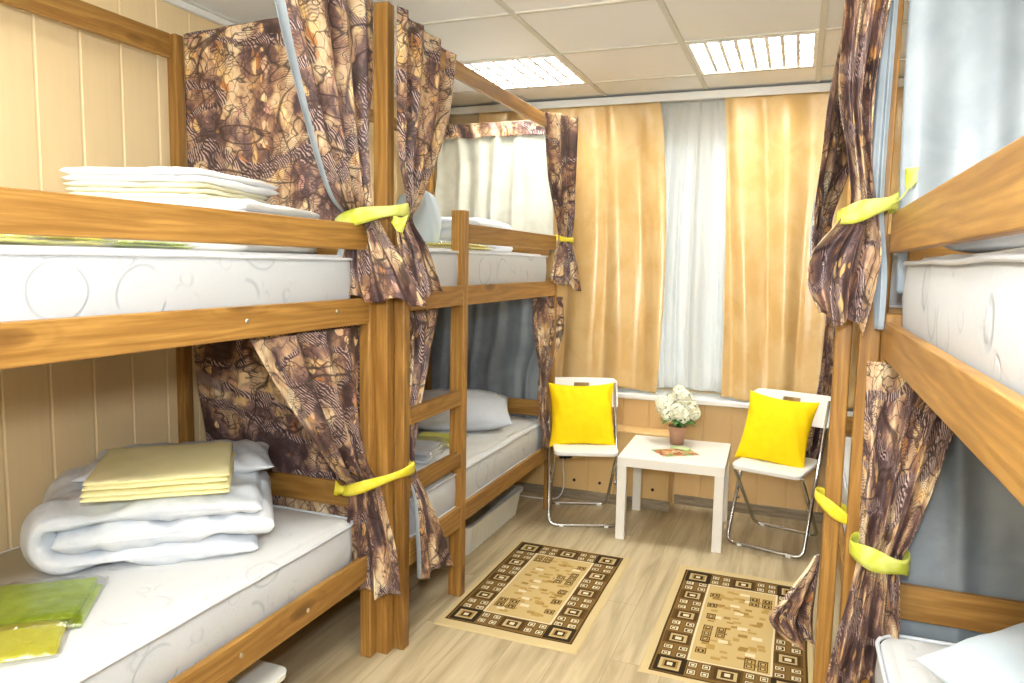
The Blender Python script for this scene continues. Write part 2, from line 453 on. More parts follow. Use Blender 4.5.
FIX = {('a'): 0}
light_labels = {0: {2: 'square recessed ceiling light with louvre grid on the left, above the far left bunk', 1: 'recessed louvre ceiling light above the near left bunk, outside the frame', 0: 'recessed louvre ceiling light at the back left of the room'},
                1: {2: 'square recessed ceiling light with louvre strips in front of the window, right of the two', 1: 'recessed louvre ceiling light over the middle of the room', 0: 'recessed louvre ceiling light at the back right of the room'}}
def ceiling_light(i, j):
    x0, x1, y0, y1 = cell(i, j); x0 += .013; x1 -= .013; y0 += .012; y1 -= .012
    a = sorted(LIX).index(i); b = sorted(LJY).index(j)
    cx, cy = (x0+x1)/2, (y0+y1)/2
    t = thing('ceiling_light', light_labels[a][b], 'ceiling light', (cx, cy, CZ))
    bm = bmesh.new(); w = .018
    for d in ((x0, x1, y0, y0+w), (x0, x1, y1-w, y1), (x0, x0+w, y0+w, y1-w), (x1-w, x1, y0+w, y1-w)):
        box(bm, *d, CZ-.004, CZ+.085, bev=.001, seg=1)
    link_bm('frame', bm, 'light_frame', t, smooth=False)
    box_obj('housing', (x0, x1, y0, y1, CZ+.086, CZ+.092), 'light_frame', t, bev=0)
    bm = bmesh.new(); X0, X1, Y0, Y1 = x0+w, x1-w, y0+w, y1-w
    nrow = 4; ncell = 8
    # long reflector vees between the tubes and cross blades
    for k in range(1, nrow):
        y = Y0+(Y1-Y0)*k/nrow
        vs = [bm.verts.new(c) for c in ((X0, y-.014, CZ+.004), (X0, y+.014, CZ+.004), (X0, y, CZ+.05), (X1, y-.014, CZ+.004), (X1, y+.014, CZ+.004), (X1, y, CZ+.05))]
        for f in ((0, 1, 4, 3), (1, 2, 5, 4), (2, 0, 3, 5), (0, 2, 1), (3, 4, 5)): bm.faces.new([vs[q] for q in f])
    for k in range(1, ncell):
        x = X0+(X1-X0)*k/ncell
        vs = [bm.verts.new(c) for c in ((x-.009, Y0, CZ+.002), (x+.009, Y0, CZ+.002), (x, Y0, CZ+.045), (x-.009, Y1, CZ+.002), (x+.009, Y1, CZ+.002), (x, Y1, CZ+.045))]
        for f in ((0, 1, 4, 3), (1, 2, 5, 4), (2, 0, 3, 5), (0, 2, 1), (3, 4, 5)): bm.faces.new([vs[q] for q in f])
    link_bm('louvre', bm, 'light_frame', t, smooth=False)
    for k in range(nrow):
        y = Y0+(Y1-Y0)*(k+.5)/nrow
        bm = bmesh.new(); tube(bm, [(X0+.01, y, CZ+.062), (X1-.01, y, CZ+.062)], .012, 12)
        link_bm('tube', bm, 'tube_glow', t)
    la = bpy.data.lights.new('ceiling_lamp', 'AREA'); la.shape = 'RECTANGLE'; la.size = X1-X0-.01; la.size_y = Y1-Y0-.01
    la.energy = LAMP_W*(.5 if (a == 0 and b == 1) else 1); la.color = (1.0, .985, .955)
    lo = bpy.data.objects.new('lamp', la); C.objects.link(lo); lo.parent = t; lo.location = (0, 0, .078-.0)
LAMP_W = 24
tg = NT('tube_glow'); tg.b.inputs['Emission Color'].default_value = (1, .97, .9, 1); tg.b.inputs['Emission Strength'].default_value = 4
tg.b.inputs['Base Color'].default_value = (1, 1, 1, 1); M['tube_glow'] = tg.m
for i, j in lights: ceiling_light(i, j)

# baseboard, radiator casing
RX1 = -.66; RY = 4.335
casing = tag(panel_wall('trim_3', (XL, RY), (RX1, RY), .0, .45, .1635, (RX1-.012-XL) % .1635, (0, -1), 'radiator_panel', thick=.16), kind='structure')
box_obj('trim_4', (XL, RX1+.004, RY-.012, RY+.16, .45, .462), 'radiator_panel', bev=.002, kind='structure')
for k in range(6):
    x = -.754-.1635*k
    bm = bmesh.new()
    r = bmesh.ops.create_cone(bm, cap_ends=True, segments=20, radius1=.0095, radius2=.0095, depth=.006)
    bmesh.ops.rotate(bm, verts=bm.verts, cent=(0, 0, 0), matrix=Matrix.Rotation(PI/2, 3, 'X'))
    bmesh.ops.translate(bm, verts=bm.verts, vec=(x, RY-.001, .118))
    o = link_bm('hole_shade_disc', bm, 'hole_shade_paint', smooth=False)  # solid disc on the casing; the hole's darkness is painted on
    o.parent = casing
box_obj('baseboard_window', (XL, RX1+.01, RY-.014, RY-.001, 0, .06), 'base_board', bev=.002, kind='structure')
box_obj('baseboard_window_recess', (RX1+.012, XR, 4.485, 4.499, 0, .06), 'base_board', bev=.002, kind='structure')
box_obj('baseboard_left', (XL, XL+.014, YB, RY-.02, 0, .06), 'base_board', bev=.002, kind='structure')

# ------------------------------------------------------------------ window
wn = thing('window_1', None, None, ((WX0+WX1)/2, YW+.06, WZ0)); tag(wn, kind='structure')
def bars(name, lst, mat, parent, bev=.003):
    bm = bmesh.new()
    for d in lst: box(bm, *d, bev=bev, seg=1)
    return link_bm(name, bm, mat, parent, smooth=False)
ym = YW+.08; fw = .06
bars('window_frame', [(WX0, WX1, ym, ym+.06, WZ0, WZ0+fw), (WX0, WX1, ym, ym+.06, WZ1-fw, WZ1), (WX0, WX0+fw, ym, ym+.06, WZ0+fw, WZ1-fw), (WX1-fw, WX1, ym, ym+.06, WZ0+fw, WZ1-fw)], 'white_plastic', wn)
xm = (WX0+WX1)/2
bars('mullion', [(xm-.06, xm+.06, ym, ym+.055, WZ0+fw, WZ1-fw), (WX0+fw, WX0+fw+.05, ym+.01, ym+.05, WZ0+fw, WZ1-fw), (WX1-fw-.05, WX1-fw, ym+.01, ym+.05, WZ0+fw, WZ1-fw)], 'white_plastic', wn)
gm = NT('window_glass'); gm.set(Roughness=.02, IOR=1.45, Transmission_Weight=1.0); gm.b.inputs['Base Color'].default_value = (.93, .96, .96, 1); M['window_glass'] = gm.m
for x0, x1 in ((WX0+fw+.05, xm-.06), (xm+.06, WX1-fw-.05)):
    box_obj('window_pane', (x0, x1, ym+.028, ym+.034, WZ0+fw, WZ1-fw), 'window_glass', wn, bev=0)
bars('window_sill', [(-2.3, 1.1, 4.43, YW+.02, .642, .675)], 'sill_white', wn, bev=.006)
# grille outside the panes
gl = []
z = .90
while z < 2.2: gl.append((WX0, WX1, YW+.20, YW+.212, z, z+.012)); z += .215
for k in range(1, 8):
    x = WX0+(WX1-WX0)*k/8; gl.append((x-.006, x+.006, YW+.198, YW+.21, WZ0, WZ1))
gr = bars('window_grille', gl, 'white_plastic', wn, bev=.001)
simple('street_wall', '#C9CFD0', .9)
box_obj('wall_outside', (-4, 3, 6.4, 6.5, -.5, 5), 'street_wall', bev=0, kind='structure')

# ------------------------------------------------------------------ draped cloth
def cr(p0, p1, p2, p3, t):
    return .5*((2*p1)+(-p0+p2)*t+(2*p0-5*p1+4*p2-p3)*t*t+(-p0+3*p1-3*p2+p3)*t**3)
def drape(name, rows, pleats, W, mats, parent=None, nu=140, nv=60, seed=1, hem=0., flip=False, uvoff=(0, 0), thick=.003, origin=None, edge=0, gather=False):
    """rows: (A, B, amplitude[, bow]) from top to bottom; A and B are the two ends of that row of cloth"""
    mids = [(V(r[0])+V(r[1]))/2 for r in rows]; hv = [(V(r[1])-V(r[0]))/2 for r in rows]
    am = [r[2] for r in rows]; bw = [(r[3] if len(r) > 3 else 0) for r in rows]
    cum = [0]
    for a, b in zip(mids, mids[1:]): cum.append(cum[-1]+max((b-a).length, 1e-4))
    L = cum[-1]; rnd = random.Random(seed)
    ph = [rnd.uniform(0, 6.28) for _ in range(6)]
    bm = bmesh.new(); uvl = bm.loops.layers.uv.new('UVMap'); grid = []; n = len(rows)
    for j in range(nv+1):
        s = L*j/nv; k = 0
        while k < n-2 and s > cum[k+1]: k += 1
        t = (s-cum[k])/(cum[k+1]-cum[k]); t = min(max(t, 0), 1)
        g = lambda arr: cr(arr[max(k-1, 0)], arr[k], arr[k+1], arr[min(k+2, n-1)], t)
        mid = mids[k].lerp(mids[k+1], t) if n == 2 else g(mids); h = hv[k].lerp(hv[k+1], t) if n == 2 else g(hv)
        a = am[k]*(1-t)+am[k+1]*t; b = bw[k]*(1-t)+bw[k+1]*t
        nrm = V((-h.y, h.x, 0))
        nrm = nrm.normalized() if nrm.length > 1e-6 else V((0, 1, 0))
        if flip: nrm = -nrm
        wrow = h.length*2/pleats; ae = min(a, 1.25*wrow) if gather else a; lim = .45*wrow/(2*PI); a = ae
        v = j/nv; row = []
        for i in range(nu+1):
            u = i/nu; uu = u+.018*math.sin(7*u+ph[0]+2.5*v)+.012*math.sin(13*u+ph[1]-3*v)
            w = math.sin(2*PI*pleats*uu+ph[2])*.62+.30*math.sin(2*PI*pleats*.53*uu+ph[3]+1.3*v)+(.08 if gather else .22)*math.sin(2*PI*pleats*1.7*uu+ph[4]-1.1*v)
            w += .35*fn(u*pleats*.9, v*2.2, seed, 1)
            lat = min(.35*a, lim)*math.cos(2*PI*pleats*uu+ph[2])
            hd = h.normalized() if h.length > 1e-6 else V((1, 0, 0))
            p = mid+h*(2*u-1)+nrm*(a*w+b*(1-(2*u-1)**2))+hd*lat
            if hem: p.z += hem*(v**6)*(math.sin(2*PI*pleats*.5*u+ph[5])+.6*fn(u*9, seed, 0))
            row.append(bm.verts.new(p))
        grid.append(row)
    for j in range(nv):
        for i in range(nu):
            f = bm.faces.new((grid[j][i], grid[j][i+1], grid[j+1][i+1], grid[j+1][i]))
            if edge and i < edge*nu: f.material_index = 1
            for lp, (ii, jj) in zip(f.loops, ((i, j), (i+1, j), (i+1, j+1), (i, j+1))):
                uvx, uvy = ii/nu*W+uvoff[0], -jj/nv*L+uvoff[1]
                lp[uvl].uv = (uvx, uvy)
    if flip:
        for f in bm.faces: f.normal_flip()
    o = link_cloth(name, bm, mats, parent, origin)
    so = o.modifiers.new('thickness', 'SOLIDIFY'); so.thickness = thick; so.offset = 0
    if isinstance(mats, (list, tuple)) and len(mats) > 1: so.material_offset = 1; so.material_offset_rim = 0
    return o
def link_cloth(name, bm, mats, parent, origin):
    me = bpy.data.meshes.new(name)
    if parent is not None: off = root_off(parent)
    else: off = V(origin) if origin is not None else V((0, 0, 0))
    bmesh.ops.translate(bm, verts=bm.verts, vec=-off); bm.to_mesh(me); bm.free()
    for m in (mats if isinstance(mats, (list, tuple)) else [mats]): me.materials.append(M[m])
    for p in me.polygons: p.use_smooth = True
    o = bpy.data.objects.new(name, me); C.objects.link(o)
    if parent is not None: o.parent = parent
    elif origin is not None: o.location = origin
    return o
CL = ['camo', 'lining']

# window curtains -----------------------------------------------------------
rail = thing('curtain_rail', 'white curtain rail along the ceiling above the window', 'curtain rail', (-.6, 4.55, 2.45))
box_obj('rail_track', (-2.34, 1.1, 4.485, 4.585, 2.438, 2.462), 'white_plastic', rail, bev=.004)
bm = bmesh.new(); box(bm, -2.34, 1.1, 4.47, 4.482, 2.425, 2.47, bev=.003); link_bm('fascia', bm, 'white_plastic', rail, smooth=False)
for x in (-.62, .4, -1.7): box_obj('bracket', (x-.03, x+.03, 4.50, 4.56, 2.462, 2.479), 'white_plastic', rail)
def wcurtain(name, label, cat, rows, pleats, W, mat, seed, origin, **kw):
    o = drape(name, rows, pleats, W, mat, None, seed=seed, origin=origin, **kw); return tag(o, label, cat)
ZT, ZB2 = 2.432, .70
wcurtain('window_curtain', 'gold satin window curtain left of the sheer, reaching the sill', 'curtain',
    [((-2.0, 4.50, ZT), (-.83, 4.50, ZT), .012), ((-2.0, 4.50, 2.2), (-.80, 4.5, 2.2), .027), ((-2.0, 4.5, 1.6), (-.765, 4.50, 1.6), .034), ((-2.0, 4.48, .98), (-.765, 4.48, 1.0), .034), ((-2.0, 4.46, .70), (-.775, 4.46, .695), .027)],
    5.5, 1.9, 'gold_satin', 3, (-1.4, 4.5, .7), hem=.006, nu=200)
wcurtain('window_curtain', 'gold satin window curtain right of the sheer, behind the right chair', 'curtain',
    [((-.46, 4.50, ZT), (.9, 4.50, ZT), .014), ((-.44, 4.50, 2.2), (.9, 4.5, 2.2), .031), ((-.425, 4.5, 1.6), (.9, 4.50, 1.6), .037), ((-.41, 4.48, .98), (.9, 4.48, 1.0), .037), ((-.405, 4.46, .69), (.9, 4.46, .69), .031)],
    6.5, 2.1, 'gold_satin', 8, (.2, 4.5, .7), hem=.006, nu=200)
wcurtain('sheer_curtain', 'white sheer tulle curtain between the two gold curtains', 'curtain',
    [((-1.15, 4.56, ZT), (-.05, 4.56, ZT), .008), ((-1.15, 4.56, 1.6), (-.05, 4.56, 1.6), .014), ((-1.15, 4.55, .71), (-.05, 4.55, .71), .014)],
    17, 2.2, 'tulle', 5, (-.6, 4.56, .7), nu=260, thick=.001, hem=.004)

# ------------------------------------------------------------------ bunk beds
def board(name, x0, x1, y0, y1, z0, z1, parent, mat=None, bev=.003):
    d = (abs(x1-x0), abs(y1-y0), z1-z0); ax = d.index(max(d)); xs = sorted((x0, x1)); ys = sorted((y0, y1))
    return box_obj(name, (xs[0], xs[1], ys[0], ys[1], z0, z1), mat or 'pine_'+'xyz'[ax], parent, bev=bev)
def board_post(*a): return board(*a, bev=.006)
def bolt(parent, x, y, z, s):
    bm = bmesh.new(); bmesh.ops.create_uvsphere(bm, u_segments=12, v_segments=8, radius=.0075)
    bmesh.ops.scale(bm, verts=bm.verts, vec=(.5, 1, 1)); bmesh.ops.translate(bm, verts=bm.verts, vec=(x+s*.001, y, z))
    link_bm('bolt', bm, 'bolt_metal', parent)
def bunk(label, xa, xw, y0, y1, zl, zu, zg, ztop, ph=.045, guard=True, near_end=True, tops=(1, 1), ladder=False, bolts=()):
    """xa aisle face, xw wall face; zl/zu/zg/ztop: (z0,z1) of lower rail, upper rail, guard, top rail"""
    s = 1 if xa > xw else -1
    t = thing('bunk_bed', label, 'bunk bed', ((xa+xw)/2, (y0+y1)/2, 0))
    rt = .022
    def xr(a, w): return (a-s*w, a)
    for y in ((y0, y0+ph), (y1-ph, y1)):
        board_post('post', xa-s*ph, xa, y[0], y[1], 0, zg[1]-.06 if y[0] == y0 else zu[1]+.02, t, 'pine_z')
        board_post('post', xw, xw+s*ph, y[0], y[1], 0, ztop[1], t, 'pine_z')
    ya, yb = y0+ph+.001, y1-ph-.001
    for (z0, z1) in (zl, zu):
        board('side_rail', xa-s*rt, xa, ya, yb, z0, z1, t)
        board('side_rail', xw, xw+s*rt, ya, yb, z0, z1, t)
        for y in (y0, y1): 
            yy = (y+ph+.001, y+ph+.02) if y == y0 else (y-ph-.02, y-ph-.001)
            board('cross_rail', xw+s*(rt+.001), xa-s*(rt+.001), yy[0], yy[1], z0, z1-.012, t)
        board('bed_base', xw+s*(rt+.001), xa-s*(rt+.001), ya+.022, yb-.022, z0+.045, z0+.06, t)
    board('guard_rail', xa-s*rt, xa, (ya if ladder is False else 2.86), yb, zg[0], zg[1], t)
    board('guard_rail', xw, xw+s*rt, ya, yb, zg[0], zg[1], t)
    for y in (y0, y1):
        yy = (y+.001, y+.02) if y == y0 else (y-.021, y-.002)
        board('end_board', xw+s*(ph+.001), xa-s*(ph+.001), yy[0], yy[1], zl[1]+.15, zl[1]+.243, t)
        board('end_board', xw+s*(ph+.001), xa-s*(ph+.001), yy[0], yy[1], zg[0]-.03, zg[1]-.03, t)
    if tops[0]: board('top_rail', xa-s*rt, xa, ya, yb, ztop[0], ztop[1], t)
    if tops[1]: board('top_rail', xw, xw+s*rt, ya, yb, ztop[0], ztop[1], t)
    for (y, z) in bolts: bolt(t, xa, y, z, s)
    return t
b1 = bunk('pine bunk bed nearest on the left, with the folded duvet on its lower mattress', -1.395, -2.29, .13, 2.26, (.305, .402), (1.240, 1.329), (1.495, 1.583), (2.21, 2.30), tops=(0, 1),
          bolts=[(1.60, 1.288), (2.02, 1.292), (1.55, .355), (1.85, .352), (1.28, .345)])
board('tall_post', -1.408, -1.352, 2.262, 2.309, 0, 2.335, b1, 'pine_z')
b2 = bunk('pine bunk bed at the far left by the window, with a ladder', -1.31, -2.17, 2.311, 4.10, (.33, .408), (1.279, 1.362), (1.54, 1.621), (2.19, 2.255), ladder=True)
board('ladder_post', -1.368, -1.306, 2.803, 2.848, 0, 1.675, b2, 'pine_z')
for z in (.885, .618, .345): board('ladder_rung', -1.345, -1.3105, 2.357, 2.802, z-.03, z+.03, b2)
b3 = bunk('pine bunk bed nearest on the right, cut off by the frame', .205, 1.10, -.02, 2.105, (.305, .402), (1.240, 1.329), (1.50, 1.598), (2.21, 2.30), tops=(1, 1))
board('tall_post', .1555, .204, 2.113, 2.160, 0, 2.335, b3, 'pine_z')
b4 = bunk('pine bunk bed at the far right, mostly hidden behind its camouflage curtains', .200, 1.07, 2.36, 4.42, (.33, .408), (1.279, 1.362), (1.54, 1.621), (2.19, 2.255))

board_post('post', .10, .142, 2.168, 2.212, 0, 1.36, b4, 'pine_z')
# mattresses ----------------------------------------------------------------
def mattress(label, x0, x1, y0, y1, z0, z1):
    t = thing('mattress', label, 'mattress', ((x0+x1)/2, (y0+y1)/2, z0), group=None)
    bm = bmesh.new(); r = .07; nseg = 8
    # rounded-rectangle rings, stacked
    def ring(inset, z, wob=0):
        pts = []
        rr = max(r-inset, .01)
        for cx, cy, a0 in ((x1-r, y1-r, 0), (x0+r, y1-r, 90), (x0+r, y0+r, 180), (x1-r, y0+r, 270)):
            for k in range(nseg+1):
                a = math.radians(a0+90*k/nseg); pts.append(V((cx+rr*math.cos(a), cy+rr*math.sin(a), z)))
        # densify the long runs
        out = []
        for i, p in enumerate(pts):
            q = pts[(i+1) % len(pts)]; m = max(1, int((q-p).length/.06))
            for k in range(m):
                w = p.lerp(q, k/m); w = w+V((fn(w.x*5, w.y*5, z*3)*.004, fn(w.y*5, w.x*5, z*3)*.004, fn(w.x*4, w.y*4, 3)*.004)); out.append(w)
        return out
    h = z1-z0
    specs = [(.02, z0), (.004, z0+.008), (0, z0+.02), (-.004, z0+.5*h), (0, z1-.02), (.006, z1-.008), (.03, z1+.002), (.09, z1+.006)]
    ref = None; rings = []
    base = ring(0, z0)
    cx, cy = (x0+x1)/2, (y0+y1)/2
    for inset, z in specs:
        rg = []
        for p in base:
            dx = 1 if p.x > cx else -1; 
            ex = min(max(p.x, x0+r), x1-r); ey = min(max(p.y, y0+r), y1-r)
            d = V((p.x-ex, p.y-ey, 0)); 
            if d.length > 1e-6: q = V((ex, ey, 0))+d*((r-inset)/r if inset < r else .02)
            else: q = V((p.x, p.y, 0))
            if inset >= r:
                q = V((cx+(p.x-cx)*.93, cy+(p.y-cy)*.96, 0))
            q.z = z+fn(q.x*4, q.y*4, 3)*.004; rg.append(bm.verts.new(q))
        rings.append(rg)
    m = len(base)
    for ri, (A, B) in enumerate(zip(rings, rings[1:])):
        for k in range(m):
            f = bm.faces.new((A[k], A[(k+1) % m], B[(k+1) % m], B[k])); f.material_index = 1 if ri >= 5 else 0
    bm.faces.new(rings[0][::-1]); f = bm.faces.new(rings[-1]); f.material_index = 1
    link_bm('mattress_body', bm, ['mattress_fabric', 'mattress_top'], t)
    for zz in (z1-.008, z0+.010):
        bm = bmesh.new(); pts = []
        for p in base[::1]:
            ex = min(max(p.x, x0+r), x1-r); ey = min(max(p.y, y0+r), y1-r)
            d = V((p.x-ex, p.y-ey, 0)); q = V((ex, ey, 0))+d*((r+.003)/r); q.z = zz+fn(q.x*4, q.y*4, 3)*.004; pts.append(q)
        tube(bm, pts, .0055, 6, closed=True); link_bm('piping', bm, 'piping', t)
    return t
simple('piping', '#D6DADF', .5)
mattress('white patterned mattress on the lower bunk nearest on the left, under the duvet', -2.262, -1.425, .20, 2.19, .367, .538)
mattress('white patterned mattress on the upper bunk nearest on the left', -2.262, -1.425, .20, 2.19, 1.302, 1.470)
mattress('white mattress on the lower bunk by the window, under the single pillow', -2.14, -1.338, 2.39, 4.02, .392, .556)
mattress('white mattress on the upper bunk behind the ladder', -2.14, -1.338, 2.39, 4.02, 1.341, 1.508)
mattress('white mattress on the upper bunk at the right edge', .235, 1.07, .06, 2.03, 1.302, 1.482)
mattress('white mattress on the lower bunk at the bottom right corner', .235, 1.07, .06, 2.03, .367, .538)
mattress('white mattress on the upper bunk at the far right, behind the curtains', .235, 1.04, 2.44, 4.33, 1.341, 1.508)
mattress('white mattress on the lower bunk at the far right, behind the curtains', .235, 1.04, 2.44, 4.33, .392, .556)

# ------------------------------------------------------------------ soft goods
def pad(bm, L, W, T, p=2.5, pinch=.06, wr=.004, n=36, seed=0, mat=None, flatb=0, mi=0, sag=0):
    """pillow / folded cloth slab centred on the origin"""
    top = []; bot = []
    for j in range(n+1):
        rt = []; rb = []
        for i in range(n+1):
            s = -1+2*i/n; t = -1+2*j/n
            # concentrate samples at the edge
            s_ = math.sin(s*PI/2); t_ = math.sin(t*PI/2)
            e = max(0, (1-abs(s_)**p)*(1-abs(t_)**p))**.5
            x = L/2*s_*(1-pinch*(1-t_*t_)); y = W/2*t_*(1-pinch*(1-s_*s_))
            nz = fn(x*9+seed, y*9, seed*1.7)*wr+fn(x*26+seed, y*26, seed)*wr*.4
            # seam wrinkles
            nz += wr*.8*math.sin((s_+.3*t_)*19+seed)*(1-e)*e*2
            dz = -sag*(s_*s_+t_*t_)*.5
            z = T/2*e+nz*min(1, e*3)
            zb = -T/2*e*(1-flatb)+nz*.3*min(1, e*3)
            rt.append(bm.verts.new((x, y, z+dz)))
            if i in (0, n) or j in (0, n): rb.append(rt[-1])
            else: rb.append(bm.verts.new((x, y, min(zb, z-.0004)+dz)))
        top.append(rt); bot.append(rb)
    vs = set()
    for j in range(n):
        for i in range(n):
            bm.faces.new((top[j][i], top[j][i+1], top[j+1][i+1], top[j+1][i])).material_index = mi
            bm.faces.new((bot[j][i], bot[j+1][i], bot[j+1][i+1], bot[j][i+1])).material_index = mi
    for r_ in top+bot: vs.update(r_)
    if mat is not None: bmesh.ops.transform(bm, matrix=mat, verts=list(vs))
    return vs
def TR(loc, rz=0, rx=0, ry=0):
    return Matrix.Translation(V(loc)) @ Matrix.Rotation(rz, 4, 'Z') @ Matrix.Rotation(ry, 4, 'Y') @ Matrix.Rotation(rx, 4, 'X')
def soft(name, label, cat, loc, pieces, mat, rz=0, rx=0, ry=0, group=None, parent=None):
    bm = bmesh.new()
    for k, d in enumerate(pieces):
        off = d.pop('off', (0, 0, 0)); r = d.pop('r', 0)
        pad(bm, mat=TR(off, r), seed=hash(name) % 17*0+k*3.1+loc[0]*5, **d)
    o = link_bm(name, bm, mat, parent)
    o.location = loc; o.rotation_mode = 'XYZ'
    o.rotation_euler = (TR((0, 0, 0), rz, rx, ry)).to_euler()
    if label: tag(o, label, cat, group)
    return o

# folded duvet on the near lower bunk: a thick quilt folded like a C around an inner layer
def duvet(label, loc, rz, L, D, T):
    t = thing('duvet', label, 'duvet', loc, rz=rz); t['local'] = 1
    h = T/6*1.48
    bm = bmesh.new()
    def ribbon(path, hh, seed, t0=-1, t1=1, nt=40, taper=1.0):
        path = [V(p) for p in path]; n = len(path)
        # resample
        cum = [0]
        for a, b in zip(path, path[1:]): cum.append(cum[-1]+(b-a).length)
        N = 110; pts = []
        for i in range(N+1):
            s = cum[-1]*i/N; k = 0
            while k < n-2 and s > cum[k+1]: k += 1
            f = (s-cum[k])/(cum[k+1]-cum[k]); pts.append(path[k].lerp(path[k+1], f))
        for _ in range(4): pts = [pts[0]]+[(pts[i-1]+pts[i]*2+pts[i+1])/4 for i in range(1, N)]+[pts[-1]]
        rows = []
        for j in range(nt+1):
            q = math.sin((-1+2*j/nt)*PI/2); e = max(0, 1-abs(q)**5)**.5
            ring = []
            up = []; dn = []
            for i, p in enumerate(pts):
                tg_ = (pts[min(i+1, N)]-pts[max(i-1, 0)]).normalized(); nn = V((-tg_.z, 0, tg_.x))
                s = i/N; es = min(1, (1-abs(2*s-1)**24))**.5 if 0 < i < N else 0
                yy = q*D/2*(1-.02*fn(p.x*5, 1, seed))
                quil = .75+.30*abs(math.sin(p.x*9+seed))*1.0*.6+.35*fn(p.x*7, yy*7, seed)+.40*fn(p.x*15, yy*12, seed)
                hgt = hh*(.12+.88*e)*es*quil if e > 0 else hh*.12*es
                jit = .010*fn(p.x*9, q*4, seed+p.z*10)+.005*fn(p.x*26, q*8, seed)
                c = V((p.x, yy+.012*fn(p.x*7, seed, p.z*14), p.z+jit))
                up.append(c+nn*hgt); dn.append(c-nn*hgt)
            ring = up+dn[::-1]
            rows.append([bm.verts.new(v) for v in ring])
        m = len(rows[0])
        for A, B in zip(rows, rows[1:]):
            for k in range(m): bm.faces.new((A[k], A[(k+1) % m], B[(k+1) % m], B[k]))
        bm.faces.new(rows[0][::-1]); bm.faces.new(rows[-1])
    zb, zm, zt = T/6, T/2, T*5/6
    X0, X1 = -L/2+h, L/2-.01
    arc = [(X0+.02, 0, zt-.01)]+[(X0+.03-(.045+.01)*math.sin(a), 0, T/2+(zt-zb)/2*math.cos(a)) for a in [PI*k/12 for k in range(1, 12)]]
    ribbon([(X1-.035, 0, zt-.01), (0.05, 0, zt+.012)]+arc+[(X0+.05, 0, zb), (0, 0, zb), (X1-.05, 0, zb-.004)], h, 1.3)
    ribbon([(X0+.022, 0, zm-.004), (0, 0, zm), (X1+.0, 0, zm)], h*1.12, 6.1)
    bmesh.ops.recalc_face_normals(bm, faces=bm.faces)
    o = link_bm('quilt', bm, 'quilt_fabric', t)
    return t
ang = math.radians(41)
duvet('thick white duvet folded in layers on the near lower left mattress', (-1.895, 1.777, .545), ang, .68, .54, .195)
soft('pillow', 'white pillow on top of the folded duvet, under the yellow linen', 'pillow', (-1.985, 1.94, .750),
     [dict(L=.60, W=.44, T=.09, p=3, pinch=.05, wr=.012)], 'white_cotton', rz=ang, rx=-.05)
def linen(label, loc, rz, L, W, layers, T, mat, group=None, name='folded_linen', ry=0, rx=0):
    bm = bmesh.new(); z = T/2
    for k in range(layers):
        dx, dy = random.uniform(-.006, .006), random.uniform(-.006, .006)
        pad(bm, L*random.uniform(.97, 1), W*random.uniform(.97, 1), T*1.3, p=16, pinch=.004, wr=.0035, n=30, seed=k*2.2+loc[0], mat=TR((dx, dy, z), random.uniform(-.02, .02)))
        z += T
    o = link_bm(name, bm, mat); o.location = loc; o.rotation_euler = TR((0, 0, 0), rz, rx, ry).to_euler(); tag(o, label, 'folded linen', group); return o
linen('pale yellow folded sheets, lower one of the pair on the white duvet', (-1.828, 1.722, .762), ang-.03, .40, .43, 2, .014, 'cream_linen')
linen('pale yellow folded pillowcases, upper one of the pair on the white duvet', (-1.835, 1.729, .794), ang, .39, .42, 2, .013, 'cream_linen')

def packet(label, loc, rz, L, W, T, mat, n=3, rx=0, ry=0, wrapm=True, name='linen_packet'):
    t = thing(name, label, 'packet', loc, rz=rz); t['local'] = 1; t.rotation_euler = TR((0, 0, 0), rz, rx, ry).to_euler()
    bm = bmesh.new(); z = T/n/2+.003
    for k in range(n):
        pad(bm, L*(.93-.02*k), W*(.93-.015*k), T/n*1.05, p=8, pinch=.01, wr=.004, n=24, seed=k+L*9, mat=TR((random.uniform(-.01, .01), random.uniform(-.008, .008), z), random.uniform(-.03, .03))); z += T/n*.92
    link_bm('folded_cloth', bm, mat, t)
    if wrapm:
        bm = bmesh.new(); pad(bm, L*1.06, W*1.08, T*1.5, p=6, pinch=-.01, wr=.005, n=30, seed=L*3, mat=TR((0, 0, T*.62)))
        link_bm('plastic_wrap', bm, 'clear_wrap', t)
    return t
packet('bright green cloth in clear plastic, lying on the near lower left mattress', (-1.785, 1.245, .543), ang-.05, .27, .27, .030, 'green_cloth')
packet('yellow green cloth in clear plastic, in front of the green packet at the left edge', (-1.665, 1.115, .543), ang+.05, .20, .20, .022, 'yellowgreen_cloth', n=2)

# bedding on the near upper bunk
linen('white folded sheets stacked on the upper bunk nearest on the left', (-1.86, 1.93, 1.478), .25, .62, .60, 5, .030, 'bright_cotton')
linen('cream folded pillowcases lying on the white sheets of the upper left bunk', (-1.90, 1.86, 1.630), .28, .44, .46, 3, .016, 'pale_linen')
linen('white folded towel, topmost of the linen on the upper left bunk', (-1.90, 1.88, 1.679), .22, .46, .50, 2, .020, 'bright_cotton')
packet('yellow cloth packet on the upper left mattress, below the guard rail at the left edge', (-1.60, 1.16, 1.478), .3, .22, .24, .022, 'yellowgreen_cloth', n=2)
packet('dark green cloth packet on the upper left mattress, seen under the guard rail', (-1.62, 1.44, 1.478), .2, .22, .22, .016, 'green_cloth', n=2)
